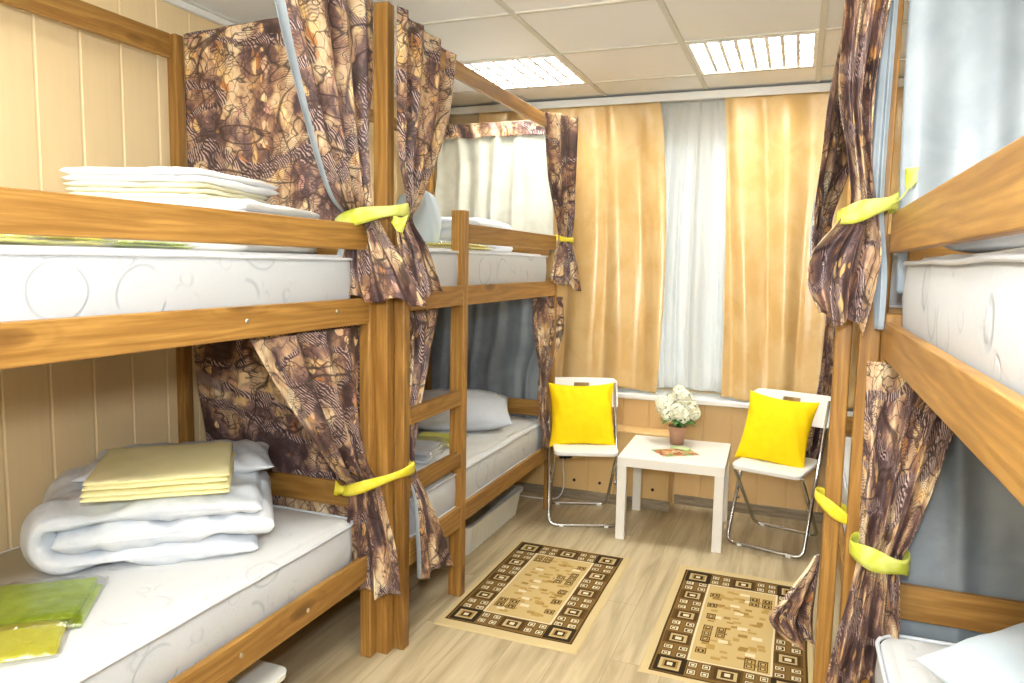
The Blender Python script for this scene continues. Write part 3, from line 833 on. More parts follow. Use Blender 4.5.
# bedding on the far upper bunk
soft('pillow', 'bluish white pillow standing upright behind the tied curtains on the far upper bunk', 'pillow', (-1.72, 3.16, 1.645),
     [dict(L=.17, W=.25, T=.08, p=2.2, pinch=-.32, wr=.004)], 'blueish_cotton', rz=.55, rx=1.40)
linen('white folded duvet on the upper bunk behind the guard rail', (-1.80, 3.68, 1.516), .1, .55, .62, 3, .055, 'white_cotton', name='folded_duvet')
packet('yellow cloth packet on the upper bunk behind the ladder top', (-1.55, 3.23, 1.516), .1, .26, .42, .028, 'tie_yellow', n=2)
# far lower bunk
soft('pillow', 'white pillow on the lower bunk by the window', 'pillow', (-1.73, 3.63, .648), [dict(L=.60, W=.46, T=.19, p=2.6, pinch=.05, wr=.006)], 'white_cotton', rz=.42, rx=.12)
packet('green cloth in clear plastic on the far lower mattress, seen through the ladder', (-1.63, 3.22, .562), .2, .24, .22, .03, 'yellowgreen_cloth', n=2)
packet('white cloth packet beside the green one on the far lower mattress', (-1.60, 2.93, .562), .2, .22, .26, .06, 'white_cotton', n=3)
# right bunks
soft('pillow', 'white pillow at the bottom right corner on the lower bunk', 'pillow', (.70, 1.66, .67), [dict(L=.70, W=.50, T=.22, p=2.6, pinch=.05, wr=.006)], 'blueish_cotton', rz=.6, rx=.1, ry=-.12)
linen('white bedding on the upper right mattress beside the guard rail', (.56, 1.45, 1.50), .1, .56, .62, 3, .05, 'white_cotton', name='folded_duvet')

# ------------------------------------------------------------------ bed curtains
def bcurtain(label, rows, pleats, W, seed, mats=CL, name='bed_curtain', cat='curtain', **kw):
    org = tuple((V(rows[-1][0])+V(rows[-1][1]))/2)
    o = drape(name, rows, pleats, W, mats, None, seed=seed, origin=org, **kw)
    return tag(o, label, cat)
ZR = 2.30
# C1: end curtain of near upper bunk
bcurtain('camouflage curtain hanging flat across the end of the near upper left bunk',
    [((-2.238, 2.25, 2.305), (-1.42, 2.25, 2.335), .005), ((-2.238, 2.25, 2.1), (-1.42, 2.25, 2.1), .007), ((-2.238, 2.25, 1.8), (-1.43, 2.25, 1.8), .007), ((-2.235, 2.252, 1.40), (-1.47, 2.252, 1.40), .006)], 5, 1.1, 11, hem=.004, flip=True)
# C2: aisle curtain of near upper bunk, gathered to the post
bcurtain('camouflage curtain of the near upper left bunk gathered in folds left of the tall post',
    [((-1.385, 1.69, 2.33), (-1.385, 2.24, 2.35), .022), ((-1.385, 1.77, 2.10), (-1.385, 2.245, 2.10), .026), ((-1.39, 1.89, 1.86), (-1.385, 2.225, 1.86), .028), ((-1.42, 2.03, 1.68), (-1.365, 2.20, 1.68), .026),
     ((-1.465, 2.165, 1.605), (-1.345, 2.195, 1.595), .024), ((-1.475, 2.16, 1.54), (-1.31, 2.20, 1.53), .026), ((-1.50, 2.13, 1.42), (-1.22, 2.19, 1.42), .03), ((-1.495, 2.13, 1.335), (-1.17, 2.20, 1.315), .032)], 4.2, 1.0, 21, gather=True, thick=.0016, flip=True, edge=.07, hem=.012, nu=200, nv=110)
# C3: aisle curtain of far upper bunk near the post
bcurtain('camouflage curtain of the far upper left bunk gathered right of the tall post',
    [((-1.30, 2.24, 2.31), (-1.30, 2.68, 2.262), .018), ((-1.30, 2.24, 2.0), (-1.30, 2.61, 2.0), .022), ((-1.30, 2.25, 1.8), (-1.30, 2.47, 1.78), .02),
     ((-1.31, 2.315, 1.66), (-1.29, 2.37, 1.66), .015), ((-1.31, 2.25, 1.60), (-1.275, 2.30, 1.60), .014), ((-1.30, 2.24, 1.5), (-1.22, 2.32, 1.5), .018), ((-1.285, 2.24, 1.33), (-1.17, 2.34, 1.35), .02)], 3.4, .7, 27, gather=True, thick=.0016, flip=True, hem=.01, nu=160, nv=90)
# C4, C5 lower near
bcurtain('camouflage curtain hanging across the end of the near lower left bunk',
    [((-2.235, 2.252, 1.232), (-1.445, 2.252, 1.232), .005), ((-2.225, 2.252, 1.0), (-1.445, 2.252, 1.0), .007), ((-2.19, 2.252, .80), (-1.45, 2.252, .80), .008), ((-2.12, 2.252, .42), (-1.46, 2.252, .42), .008)], 5, 1.0, 33, hem=.004, flip=True, uvoff=(2.3, 1.1))
bcurtain('camouflage curtain of the near lower left bunk tied to the post under the upper bunk',
    [((-1.41, 1.62, 1.232), (-1.405, 2.18, 1.232), .018), ((-1.41, 1.73, 1.08), (-1.40, 2.18, 1.08), .024), ((-1.41, 1.88, .90), (-1.40, 2.185, .90), .026), ((-1.435, 2.05, .74), (-1.375, 2.19, .74), .022),
     ((-1.455, 2.165, .67), (-1.345, 2.195, .67), .02), ((-1.455, 2.17, .58), (-1.32, 2.195, .58), .022), ((-1.465, 2.165, .42), (-1.28, 2.205, .42), .026), ((-1.46, 2.165, .275), (-1.265, 2.205, .265), .028)], 3.6, .9, 41, gather=True, thick=.0016, flip=True, hem=.012, nu=180, nv=110, uvoff=(4.1, 2.1))
# C6
bcurtain('camouflage curtain of the far lower left bunk tied behind the ladder',
    [((-1.345, 2.37, 1.275), (-1.345, 2.66, 1.275), .014), ((-1.345, 2.37, 1.05), (-1.345, 2.57, 1.05), .018), ((-1.35, 2.37, .85), (-1.35, 2.49, .85), .018), ((-1.33, 2.37, .68), (-1.33, 2.42, .68), .014),
     ((-1.285, 2.36, .58), (-1.285, 2.43, .58), .014), ((-1.262, 2.34, .42), (-1.262, 2.51, .42), .02), ((-1.255, 2.33, .28), (-1.255, 2.60, .25), .022)], 3.2, .8, 47, gather=True, thick=.0016, flip=True, hem=.012, nu=150, nv=90, uvoff=(6.2, .4))
# C7 far upper end: lining towards us, camouflage header above
bcurtain('pale grey satin lining hung across the window end of the far upper left bunk',
    [((-2.10, 4.115, 2.215), (-1.36, 4.115, 2.215), .010), ((-2.10, 4.115, 2.0), (-1.36, 4.115, 2.0), .018), ((-2.12, 4.11, 1.8), (-1.35, 4.11, 1.8), .018), ((-2.12, 4.11, 1.53), (-1.34, 4.11, 1.53), .018)], 6, 1.2, 51, mats=['lining_beige', 'camo'], uvoff=(1, 1), flip=True)
bcurtain('camouflage header strip above the pale lining at the far upper left bunk',
    [((-2.12, 4.10, 2.285), (-1.33, 4.10, 2.285), .008), ((-2.12, 4.095, 2.20), (-1.33, 4.095, 2.20), .010)], 8, 1.2, 52, nv=12, uvoff=(3, 5), hem=.004, flip=True)
bcurtain('camouflage curtain gathered and tied just left of the gold curtain, upper bunk',
    [((-1.30, 3.76, 2.26), (-1.265, 4.22, 2.31), .018), ((-1.30, 3.83, 1.95), (-1.265, 4.20, 1.95), .02), ((-1.30, 3.95, 1.76), (-1.265, 4.2, 1.76), .02), ((-1.31, 4.07, 1.63), (-1.26, 4.16, 1.63), .018),
     ((-1.31, 4.06, 1.58), (-1.26, 4.16, 1.58), .018), ((-1.31, 3.99, 1.45), (-1.23, 4.18, 1.45), .022), ((-1.31, 3.95, 1.37), (-1.21, 4.2, 1.31), .024)], 3.2, .8, 57, gather=True, thick=.0016, flip=True, hem=.01, nu=150, nv=90, uvoff=(7.2, 3.4))
# lower far
bcurtain('dark grey satin lining hanging behind the single pillow by the window',
    [((-2.15, 4.135, 1.27), (-1.33, 4.135, 1.27), .010), ((-2.15, 4.135, 1.0), (-1.36, 4.135, 1.0), .014), ((-2.15, 4.135, .78), (-1.43, 4.135, .78), .014), ((-2.15, 4.135, .50), (-1.43, 4.135, .50), .014)], 6, 1.2, 61, mats=['lining_dark', 'camo'], flip=True)
bcurtain('camouflage curtain gathered behind the left chair, under the far upper left bunk',
    [((-1.33, 3.72, 1.272), (-1.30, 4.12, 1.272), .018), ((-1.335, 3.78, 1.05), (-1.30, 4.13, 1.05), .02), ((-1.335, 3.88, .85), (-1.33, 4.03, .85), .012), ((-1.335, 3.90, .72), (-1.335, 4.0, .72), .010),
     ((-1.328, 3.88, .60), (-1.328, 3.98, .60), .008), ((-1.300, 3.86, .50), (-1.300, 3.97, .50), .006), ((-1.298, 3.86, .42), (-1.298, 3.97, .41), .006)], 3.2, .8, 67, gather=True, thick=.0016, flip=True, hem=.01, nu=140, nv=80, uvoff=(9.2, 3.4))
# right side, near upper: camouflage bundle and the satin lining
bcurtain('grey blue satin lining hanging across the end of the near upper right bunk',
    [((.212, 2.12, 2.36), (1.06, 2.12, 2.36), .008), ((.212, 2.12, 2.1), (1.06, 2.12, 2.1), .012), ((.216, 2.12, 1.8), (1.06, 2.12, 1.8), .012), ((.23, 2.12, 1.40), (1.06, 2.12, 1.40), .010)], 6, 1.2, 71, mats=['lining', 'camo'], flip=True)
bcurtain('strip of pale satin lining beside the camouflage bundle on the near upper right bunk',
    [((.155, 2.10, 2.36), (.192, 2.085, 2.36), .005), ((.145, 2.10, 1.95), (.188, 2.085, 1.95), .006), ((.145, 2.10, 1.63), (.188, 2.085, 1.63), .006), ((.17, 2.085, 1.45), (.200, 2.04, 1.45), .008), ((.185, 2.08, 1.31), (.2, 2.04, 1.31), .008)], 2, .25, 73, mats=['lining', 'camo'], nu=40, flip=True)
bcurtain('camouflage curtain of the near upper right bunk bundled and tied at the tall post',
    [((.075, 2.07, 2.35), (.20, 2.05, 2.35), .022), ((.07, 2.07, 2.1), (.172, 2.05, 2.1), .024), ((.07, 2.07, 1.9), (.152, 2.05, 1.9), .024), ((.10, 2.07, 1.75), (.155, 2.05, 1.74), .022),
     ((.115, 2.07, 1.63), (.172, 2.05, 1.62), .02), ((.09, 2.06, 1.58), (.18, 2.04, 1.57), .022), ((.03, 2.05, 1.50), (.188, 2.035, 1.50), .028), ((.02, 2.05, 1.42), (.18, 2.03, 1.42), .03), ((.055, 2.05, 1.335), (.16, 2.03, 1.31), .03)], 3.2, .9, 79, gather=True, thick=.0016, flip=True, hem=.014, nu=170, nv=110, uvoff=(11.2, 3.4))
# far upper right
bcurtain('camouflage curtain of the far upper right bunk hanging beside the gold curtain',
    [((.10, 2.36, 2.30), (.15, 2.75, 2.28), .010), ((.055, 2.40, 2.0), (.135, 2.75, 2.0), .012), ((.042, 2.40, 1.8), (.125, 2.70, 1.8), .012), ((.030, 2.37, 1.62), (.075, 2.6, 1.62), .012), ((.03, 2.28, 1.5), (.08, 2.45, 1.5), .012), ((.05, 2.25, 1.36), (.09, 2.40, 1.36), .012)], 3.2, .8, 83, nu=140, nv=80, uvoff=(13.2, 3.4), thick=.0016, flip=True)
bcurtain('camouflage curtain of the far lower right bunk behind the right chair',
    [((.148, 4.44, 1.272), (.22, 4.39, 1.272), .014), ((.14, 4.44, 1.0), (.21, 4.38, 1.0), .018), ((.12, 4.44, .75), (.20, 4.38, .75), .02), ((.09, 4.44, .55), (.185, 4.385, .55), .02), ((.06, 4.44, .36), (.17, 4.39, .36), .022)], 3, .6, 87, flip=True, nu=120, nv=80, uvoff=(15.2, 1.4), thick=.0016)
# near lower right
bcurtain('camouflage curtain of the near lower right bunk tied with the wide lime band',
    [((.17, 2.035, 1.23), (.44, 1.98, 1.23), .016), ((.172, 2.035, 1.1), (.37, 1.99, 1.1), .018), ((.175, 2.03, .93), (.33, 1.995, .93), .02), ((.178, 2.03, .80), (.295, 2.0, .80), .02),
     ((.180, 2.03, .73), (.275, 2.01, .73), .018), ((.162, 2.03, .60), (.28, 2.0, .60), .02), ((.135, 2.03, .45), (.282, 2.0, .45), .024), ((.105, 2.03, .2), (.285, 2.0, .2), .026)], 3.4, 1.0, 91, gather=True, thick=.0016, hem=.012, nu=180, nv=110, uvoff=(17.2, 5.4), flip=True)
bcurtain('short end of camouflage curtain sticking out over the right rug, left of the post',
    [((.086, 2.20, .645), (.098, 2.225, .645), .006), ((.06, 2.195, .59), (.10, 2.25, .59), .012), ((.01, 2.19, .51), (.10, 2.27, .51), .018), ((-.03, 2.19, .44), (.10, 2.28, .42), .022), ((.02, 2.19, .375), (.105, 2.28, .34), .022)], 2.6, .6, 95, gather=True, thick=.0016, flip=True, hem=.012, nu=90, nv=60, uvoff=(19.2, 5.4))
bcurtain('dark grey satin lining across the end of the near lower right bunk',
    [((.27, 2.12, 1.232), (1.05, 2.12, 1.232), .010), ((.27, 2.12, 1.0), (1.05, 2.12, 1.0), .018), ((.27, 2.12, .8), (1.05, 2.12, .8), .018), ((.258, 2.10, .40), (1.05, 2.10, .40), .008)], 5, 1.1, 97, mats=['lining_dark', 'camo'], flip=True) 

# ties ------------------------------------------------------------------------
def tie(label, c, ra, rb, rot, h, tilt=(0, 0), mat='tie_yellow', tails=()):
    t = thing('curtain_tie', label, 'curtain tie', c)
    bm = bmesh.new(); n = 56; rings = []
    for k in range(n):
        a = 2*PI*k/n
        lx, ly = ra*math.cos(a), rb*math.sin(a)
        x = lx*math.cos(rot)-ly*math.sin(rot); y = lx*math.sin(rot)+ly*math.cos(rot)
        z = tilt[0]*x+tilt[1]*y; hh = h*(1+.25*math.sin(3*a+1))
        col = []
        for q in range(5):
            w = q/4-.5; bulge = 1+.03*math.cos(w*PI)+.02*fn(a*3, w*4, c[0])
            col.append(bm.verts.new((c[0]+x*bulge, c[1]+y*bulge, c[2]+z+w*hh)))
        rings.append(col)
    for k in range(n):
        A, B = rings[k], rings[(k+1) % n]
        for q in range(4): bm.faces.new((A[q], B[q], B[q+1], A[q+1]))
    o = link_bm('band', bm, mat, t); so = o.modifiers.new('thickness', 'SOLIDIFY'); so.thickness = .002; so.offset = 0
    for (p0, p1, w) in tails:
        bm = bmesh.new(); p0 = V(p0); p1 = V(p1); d = p1-p0; side = V((0, 0, 1)).cross(d)
        side = side.normalized() if side.length > 1e-5 else V((1, 0, 0))
        up = d.cross(side).normalized()
        prev = None
        for k in range(9):
            f = k/8; p = p0+d*f+V((0, 0, -.01*math.sin(f*PI))); ww = w*(.5+.8*f)*.5
            wv = up if abs(d.z) < d.length*.6 else side
            cur = [bm.verts.new(p-wv*ww+side*.003*math.sin(f*9)), bm.verts.new(p+side*.006), bm.verts.new(p+wv*ww)]
            if prev:
                bm.faces.new((prev[0], cur[0], cur[1], prev[1])); bm.faces.new((prev[1], cur[1], cur[2], prev[2]))
            prev = cur
        o = link_bm('tail', bm, mat, t); so = o.modifiers.new('thickness', 'SOLIDIFY'); so.thickness = .002; so.offset = 0
    return t
tie('yellow tie band around the upper curtains left of the ladder', (-1.385, 2.215, 1.605), .125, .085, .35, .046, (.22, 0), 'tie_lime', [((-1.29, 2.19, 1.60), (-1.245, 2.20, 1.585), .05)])
tie('bright yellow tie band around the lower curtains and the post cluster on the left', (-1.383, 2.25, .672), .13, .105, .25, .036, (.38, 0), 'tie_yellow', [((-1.47, 2.17, .65), (-1.50, 2.15, .655), .04)])
tie('small yellow tie on the gathered curtain beside the left gold curtain', (-1.295, 4.13, 1.605), .062, .05, 0, .03, (-.1, 0), 'tie_yellow')
tie('lime tie band on the upper right curtain bundle, looped to the guard rail', (.150, 2.075, 1.607), .068, .058, .0, .042, (.3, 0), 'tie_lime', [((.20, 2.03, 1.62), (.235, 2.03, 1.66), .045), ((.235, 2.03, 1.655), (.24, 2.035, 1.705), .03)])
tie('wide lime tie band on the lower right curtain bundle', (.228, 2.022, .738), .068, .055, 0, .048, (-.2, 0), 'tie_lime')
tie('yellow tie wrapped round the wooden posts left of the lower right curtain', (.135, 2.165, .80), .06, .045, 0, .035, (-.6, 0), 'tie_yellow')

# ------------------------------------------------------------------ table with plant
TC = V((-.58, 4.047, 0)); TRZ = .0303
tb = thing('side_table', 'square white side table between the two folding chairs', 'table', TC, rz=TRZ); tb['local'] = 1
bm = bmesh.new(); box(bm, -.275, .275, -.275, .275, .40, .45, bev=.002); link_bm('tabletop', bm, 'white_lacquer', tb, smooth=False)
for sx in (-1, 1):
    for sy in (-1, 1):
        bm = bmesh.new(); x0 = sx*.275; x1 = sx*.225; y0 = sy*.275; y1 = sy*.225
        box(bm, min(x0, x1)+.001, max(x0, x1)-.001, min(y0, y1)+.001, max(y0, y1)-.001, 0, .3995, bev=.002); link_bm('leg', bm, 'white_lacquer', tb, smooth=False)
px, py = -.600, 4.185
pl = thing('potted_plant', 'white hydrangea like flowers in a small brown pot on the white table', 'potted plant', (px, py, .4505))
bm = bmesh.new(); lathe(bm, [(.036, .451), (.047, .525), (.051, .548), (.053, .55), (.053, .556), (.049, .556), (.046, .535)], px, py); link_bm('pot', bm, 'terracotta', pl)
bm = bmesh.new(); lathe(bm, [(.0, .534), (.040, .536), (.0448, .538), (.044, .53), (0, .53)], px, py); link_bm('soil', bm, 'soil', pl)
def leaf(bm, base, direction, L, W, droop):
    d = V(direction).normalized(); side = V((0, 0, 1)).cross(d).normalized(); rows = []
    for k in range(8):
        f = k/7; w = W*math.sin(PI*min(1, f**.8*.98+.02))*.5; c = V(base)+d*L*f+V((0, 0, L*(.25*f-droop*f*f)))
        rows.append([bm.verts.new(c-side*w+V((0, 0, w*.3))), bm.verts.new(c), bm.verts.new(c+side*w+V((0, 0, w*.3)))])
    for A, B in zip(rows, rows[1:]):
        for q in range(2): bm.faces.new((A[q], A[q+1], B[q+1], B[q]))
rl = random.Random(4)
for k in range(11):
    a = 2*PI*k/11+rl.uniform(-.2, .2); bm = bmesh.new()
    hgt = rl.uniform(.555, .60) if k % 2 else rl.uniform(.58, .66)
    leaf(bm, (px+.012*math.cos(a), py+.012*math.sin(a), hgt), (math.cos(a), math.sin(a), .2), rl.uniform(.085, .11), .055, .55)
    o = link_bm('leaf', bm, 'leaf_green', pl); so = o.modifiers.new('thickness', 'SOLIDIFY'); so.thickness = .0012
heads = [(-.075, -.01, .665, .050), (-.03, .02, .695, .052), (.02, -.01, .725, .055), (.06, 0, .665, .050), (.0, -.045, .655, .045), (-.045, -.04, .625, .040), (.035, -.04, .625, .042), (.085, .01, .635, .038), (-.01, .05, .70, .045), (.0, 0, .76, .032), (-.095, .01, .68, .034)]
bm = bmesh.new()
for hx, hy, hz, r in heads: tube(bm, [(px, py, .53), (px+hx*.35, py+hy*.35, (.53+hz)/2), (px+hx, py+hy, hz-.01)], .0028, 6)
link_bm('stem', bm, 'leaf_green', pl)
for hx, hy, hz, r in heads:
    bm = bmesh.new(); r *= 1.05; nfl = int(34*r/.05)
    for k in range(nfl):
        zf = 1-2*(k+.5)/nfl; rad = math.sqrt(1-zf*zf); a = k*2.39996
        nrm = V((rad*math.cos(a), rad*math.sin(a), zf)); c = V((px+hx, py+hy, hz))+nrm*r*rl.uniform(.8, 1.02)
        t1 = nrm.orthogonal().normalized(); t2 = nrm.cross(t1); a0 = rl.uniform(0, 6); R_ = .0175
        for q in range(4):
            an = a0+q*PI/2; d = t1*math.cos(an)+t2*math.sin(an); s = nrm.cross(d)
            vs = [bm.verts.new(c), bm.verts.new(c+d*R_*.55+s*R_*.5+nrm*.002), bm.verts.new(c+d*R_*1.1+nrm*-.001), bm.verts.new(c+d*R_*.55-s*R_*.5+nrm*.002)]
            bm.faces.new(vs)
        r_ = bmesh.ops.create_icosphere(bm, subdivisions=1, radius=.0026, matrix=Matrix.Translation(c+nrm*.001))
        for v in r_['verts']:
            for f in v.link_faces: f.material_index = 1
    o = link_bm('flower_head', bm, ['petal', 'petal_heart'], pl, smooth=False)
def brochure_mat():
    t = NT('brochure_print'); t.set(Roughness=.3)
    v = t.coord('Object')
    n = t.voro(v, 26, out='Color', rnd=.9); sep = t.node('ShaderNodeSeparateColor'); t.link(n, sep.inputs[0])
    c = t.ramp(sep.outputs[0], [(0, '#C9703F'), (.25, '#E9C48A'), (.45, '#A6402A'), (.62, '#F3E7CB'), (.8, '#8FBF6A'), (1, '#E2A35A')], 'CONSTANT')
    t.color(t.mix(t.ramp(t.noise(v, 60, 3), [(.45, 0.0), (.6, .5)]), c, '#6A3A22')); M['brochure_print'] = t.m
brochure_mat()
simple('paper', '#F2EFE4', .6)
br = thing('magazine', 'small colourful magazine lying on the white table in front of the pot', 'magazine', (-.575, 3.975, .4505), rz=-.95); br['local'] = 1
for nm, z0, z1, m, dd in (('pages', .0005, .003, 'paper', .0), ('cover', .0032, .0038, 'brochure_print', .001)):
    bm = bmesh.new(); box(bm, -.075-dd, .075+dd, -.105-dd, .105+dd, z0, z1); link_bm(nm, bm, m, br, smooth=False)
lf = thing('leaflet', 'pale green leaflet lying between the pot and the magazine on the table', 'leaflet', (-.565, 4.08, .4505), rz=-.25); lf['local'] = 1
simple('leaflet_green', '#C9E2A8', .5)
bm = bmesh.new(); box(bm, -.05, .05, -.03, .03, .0045, .0055); box(bm, -.05, .05, -.03, .03, .0, .0044); link_bm('folded_sheet', bm, 'leaflet_green', lf, smooth=False)

# ------------------------------------------------------------------ folding chairs
def chair(label, loc, rz):
    t = thing('folding_chair', label, 'chair', loc, rz=rz); t['local'] = 1
    w = .195; r = .0095
    # outer frame: floor bar at the front (-y), rising backwards to the backrest
    yb, yt = -.17, .195
    f = lambda z: yb+(yt-yb)*(z/.76)
    pts = arc_path([(-w, yt, .76), (-w, yb, r), (w, yb, r), (w, yt, .76)], .05, 8)
    bm = bmesh.new(); tube(bm, pts, r, 12); link_bm('outer_frame', bm, 'chrome', t)
    # inner frame: floor bar at the rear, rising to the seat front
    wi = .172
    pts = arc_path([(-wi, -.185, .425), (-wi, .215, r), (wi, .215, r), (wi, -.185, .425)], .045, 8)
    bm = bmesh.new(); tube(bm, pts, r*.95, 12); link_bm('inner_frame', bm, 'chrome', t)
    bm = bmesh.new(); tube(bm, [(-w+.004, f(.43)+.035, .418), (w-.004, f(.43)+.035, .418)], .007, 10); link_bm('rear_seat_bar', bm, 'chrome', t)
    for sx in (-1, 1):
        bm = bmesh.new(); zc = .225; tube(bm, [(sx*(wi+.003), f(zc)+.005, zc), (sx*(w-.004), f(zc), zc)], .008, 10); link_bm('pivot', bm, 'chrome', t)
    # seat: slightly curved slab with rounded corners
    bm = bmesh.new(); n = 20; m = 14; top = []; bot = []
    for j in range(m+1):
        rt = []; rb = []
        for i in range(n+1):
            u = -1+2*i/n; v = -1+2*j/m; x = u*.178; y = -.225+(v+1)/2*.37
            # round the corners
            cxr = .04
            ax, ay = max(0, abs(x)-(.178-cxr)), max(0, abs(y+.04)-(.185-cxr))
            if ax > 0 and ay > 0:
                sc = max(ax, ay)/math.hypot(ax, ay); x = math.copysign(.178-cxr+ax*sc, x); y = -.04+math.copysign(.185-cxr+ay*sc, y+.04)
            z = .452-.010*(1-v*v)*(1-.3*u*u)-(.012*max(0, -v-.6)/.4 if v < -.6 else 0)
            rt.append(bm.verts.new((x, y, z))); rb.append(bm.verts.new((x*.985, y, z-.022)))
        top.append(rt); bot.append(rb)
    for j in range(m):
        for i in range(n):
            bm.faces.new((top[j][i], top[j][i+1], top[j+1][i+1], top[j+1][i])); bm.faces.new((bot[j][i], bot[j+1][i], bot[j+1][i+1], bot[j][i+1]))
    rim = [(0, i) for i in range(n)]+[(j, n) for j in range(m)]+[(m, i) for i in range(n, 0, -1)]+[(j, 0) for j in range(m, 0, -1)]
    for k in range(len(rim)):
        a = rim[k]; b = rim[(k+1) % len(rim)]
        bm.faces.new((top[a[0]][a[1]], bot[a[0]][a[1]], bot[b[0]][b[1]], top[b[0]][b[1]]))
    o = link_bm('seat', bm, 'white_plastic', t); 
    bv = o.modifiers.new('edge', 'BEVEL'); bv.width = .003; bv.segments = 2; bv.limit_method = 'ANGLE'
    # backrest with hand hole, leaning like the frame
    bm = bmesh.new(); th = .024; z0, z1 = .625, .785; hz0, hz1 = .735, .758; hw = .045; W = .213
    xs = [-W, -hw, hw, W]; zs = [z0, hz0, hz1, z1]
    def P_(x, z, k):
        q = .010*(1-(x/W)**2)
        return (x, f(z)+(-.006 if k == 0 else th-.006)+q, z)
    N = 8
    xs = [-W+(W-hw)*i/N for i in range(N)]+[-hw+2*hw*i/4 for i in range(4)]+[hw+(W-hw)*i/N for i in range(N+1)]
    vv = {}
    for k in (0, 1):
        for a, x in enumerate(xs):
            for b, z in enumerate(zs):
                zz = z
                if abs(x) > W-.03:
                    e = (abs(x)-(W-.03))/.03; 
                    if b == 3: zz = z-.016*e*e
                    if b == 0: zz = z+.004*e*e
                vv[(k, a, b)] = bm.verts.new(P_(x, zz, k))
    hole = lambda a, b: (b == 1 and N <= a < N+4)
    A_, B_ = len(xs)-1, 3
    for a in range(A_):
        for b in range(B_):
            if hole(a, b): continue
            bm.faces.new((vv[0, a, b], vv[0, a+1, b], vv[0, a+1, b+1], vv[0, a, b+1])); bm.faces.new((vv[1, a, b], vv[1, a, b+1], vv[1, a+1, b+1], vv[1, a+1, b]))
            for (da, db, p, q) in ((0, -1, (a, b), (a+1, b)), (0, 1, (a, b+1), (a+1, b+1)), (-1, 0, (a, b), (a, b+1)), (1, 0, (a+1, b), (a+1, b+1))):
                na, nb = a+da, b+db
                if not (0 <= na < A_ and 0 <= nb < B_) or hole(na, nb):
                    bm.faces.new((vv[0, p[0], p[1]], vv[0, q[0], q[1]], vv[1, q[0], q[1]], vv[1, p[0], p[1]]))
    o = link_bm('backrest', bm, 'white_plastic', t, smooth=False)
    bv = o.modifiers.new('edge', 'BEVEL'); bv.width = .004; bv.segments = 2; bv.limit_method = 'ANGLE'
    for sx in (-1, 1):
        for (yy, nm) in ((yb, 'foot_cap'), (.215, 'foot_cap')):
            bm = bmesh.new(); box(bm, sx*.125-.012, sx*.125+.012, yy-.011, yy+.011, 0, .013, bev=.003); link_bm(nm, bm, 'white_plastic', t, smooth=False)
    return t
CH1 = (-1.108, 4.022, 0); CH1R = math.radians(21)
CH2 = (-.052, 4.068, 0); CH2R = math.radians(-15)
chair('white folding chair with chrome legs left of the table', CH1, CH1R)
chair('white folding chair with chrome legs right of the table', CH2, CH2R)
def cushion(label, ch, rz, dx, dy, z, tilt, roll, L, W):
    m = Matrix.Translation(V(ch)) @ Matrix.Rotation(rz, 4, 'Z') @ Matrix.Translation(V((dx, dy, z))) @ Matrix.Rotation(PI/2-tilt, 4, 'X') @ Matrix.Rotation(roll, 4, 'Z')
    bm = bmesh.new(); pad(bm, L, W, .13, p=2.3, pinch=.11, wr=.006, n=44, seed=dx*30+2)
    o = link_bm('cushion', bm, 'cushion_yellow'); o.matrix_world = m; tag(o, label, 'cushion'); return o
cushion('bright yellow square cushion on the left folding chair', CH1, CH1R, -.010, .012, .602, .36, .02, .385, .375)
cushion('bright yellow square cushion on the right folding chair', CH2, CH2R, -.022, .015, .602, .36, -.06, .37, .38)

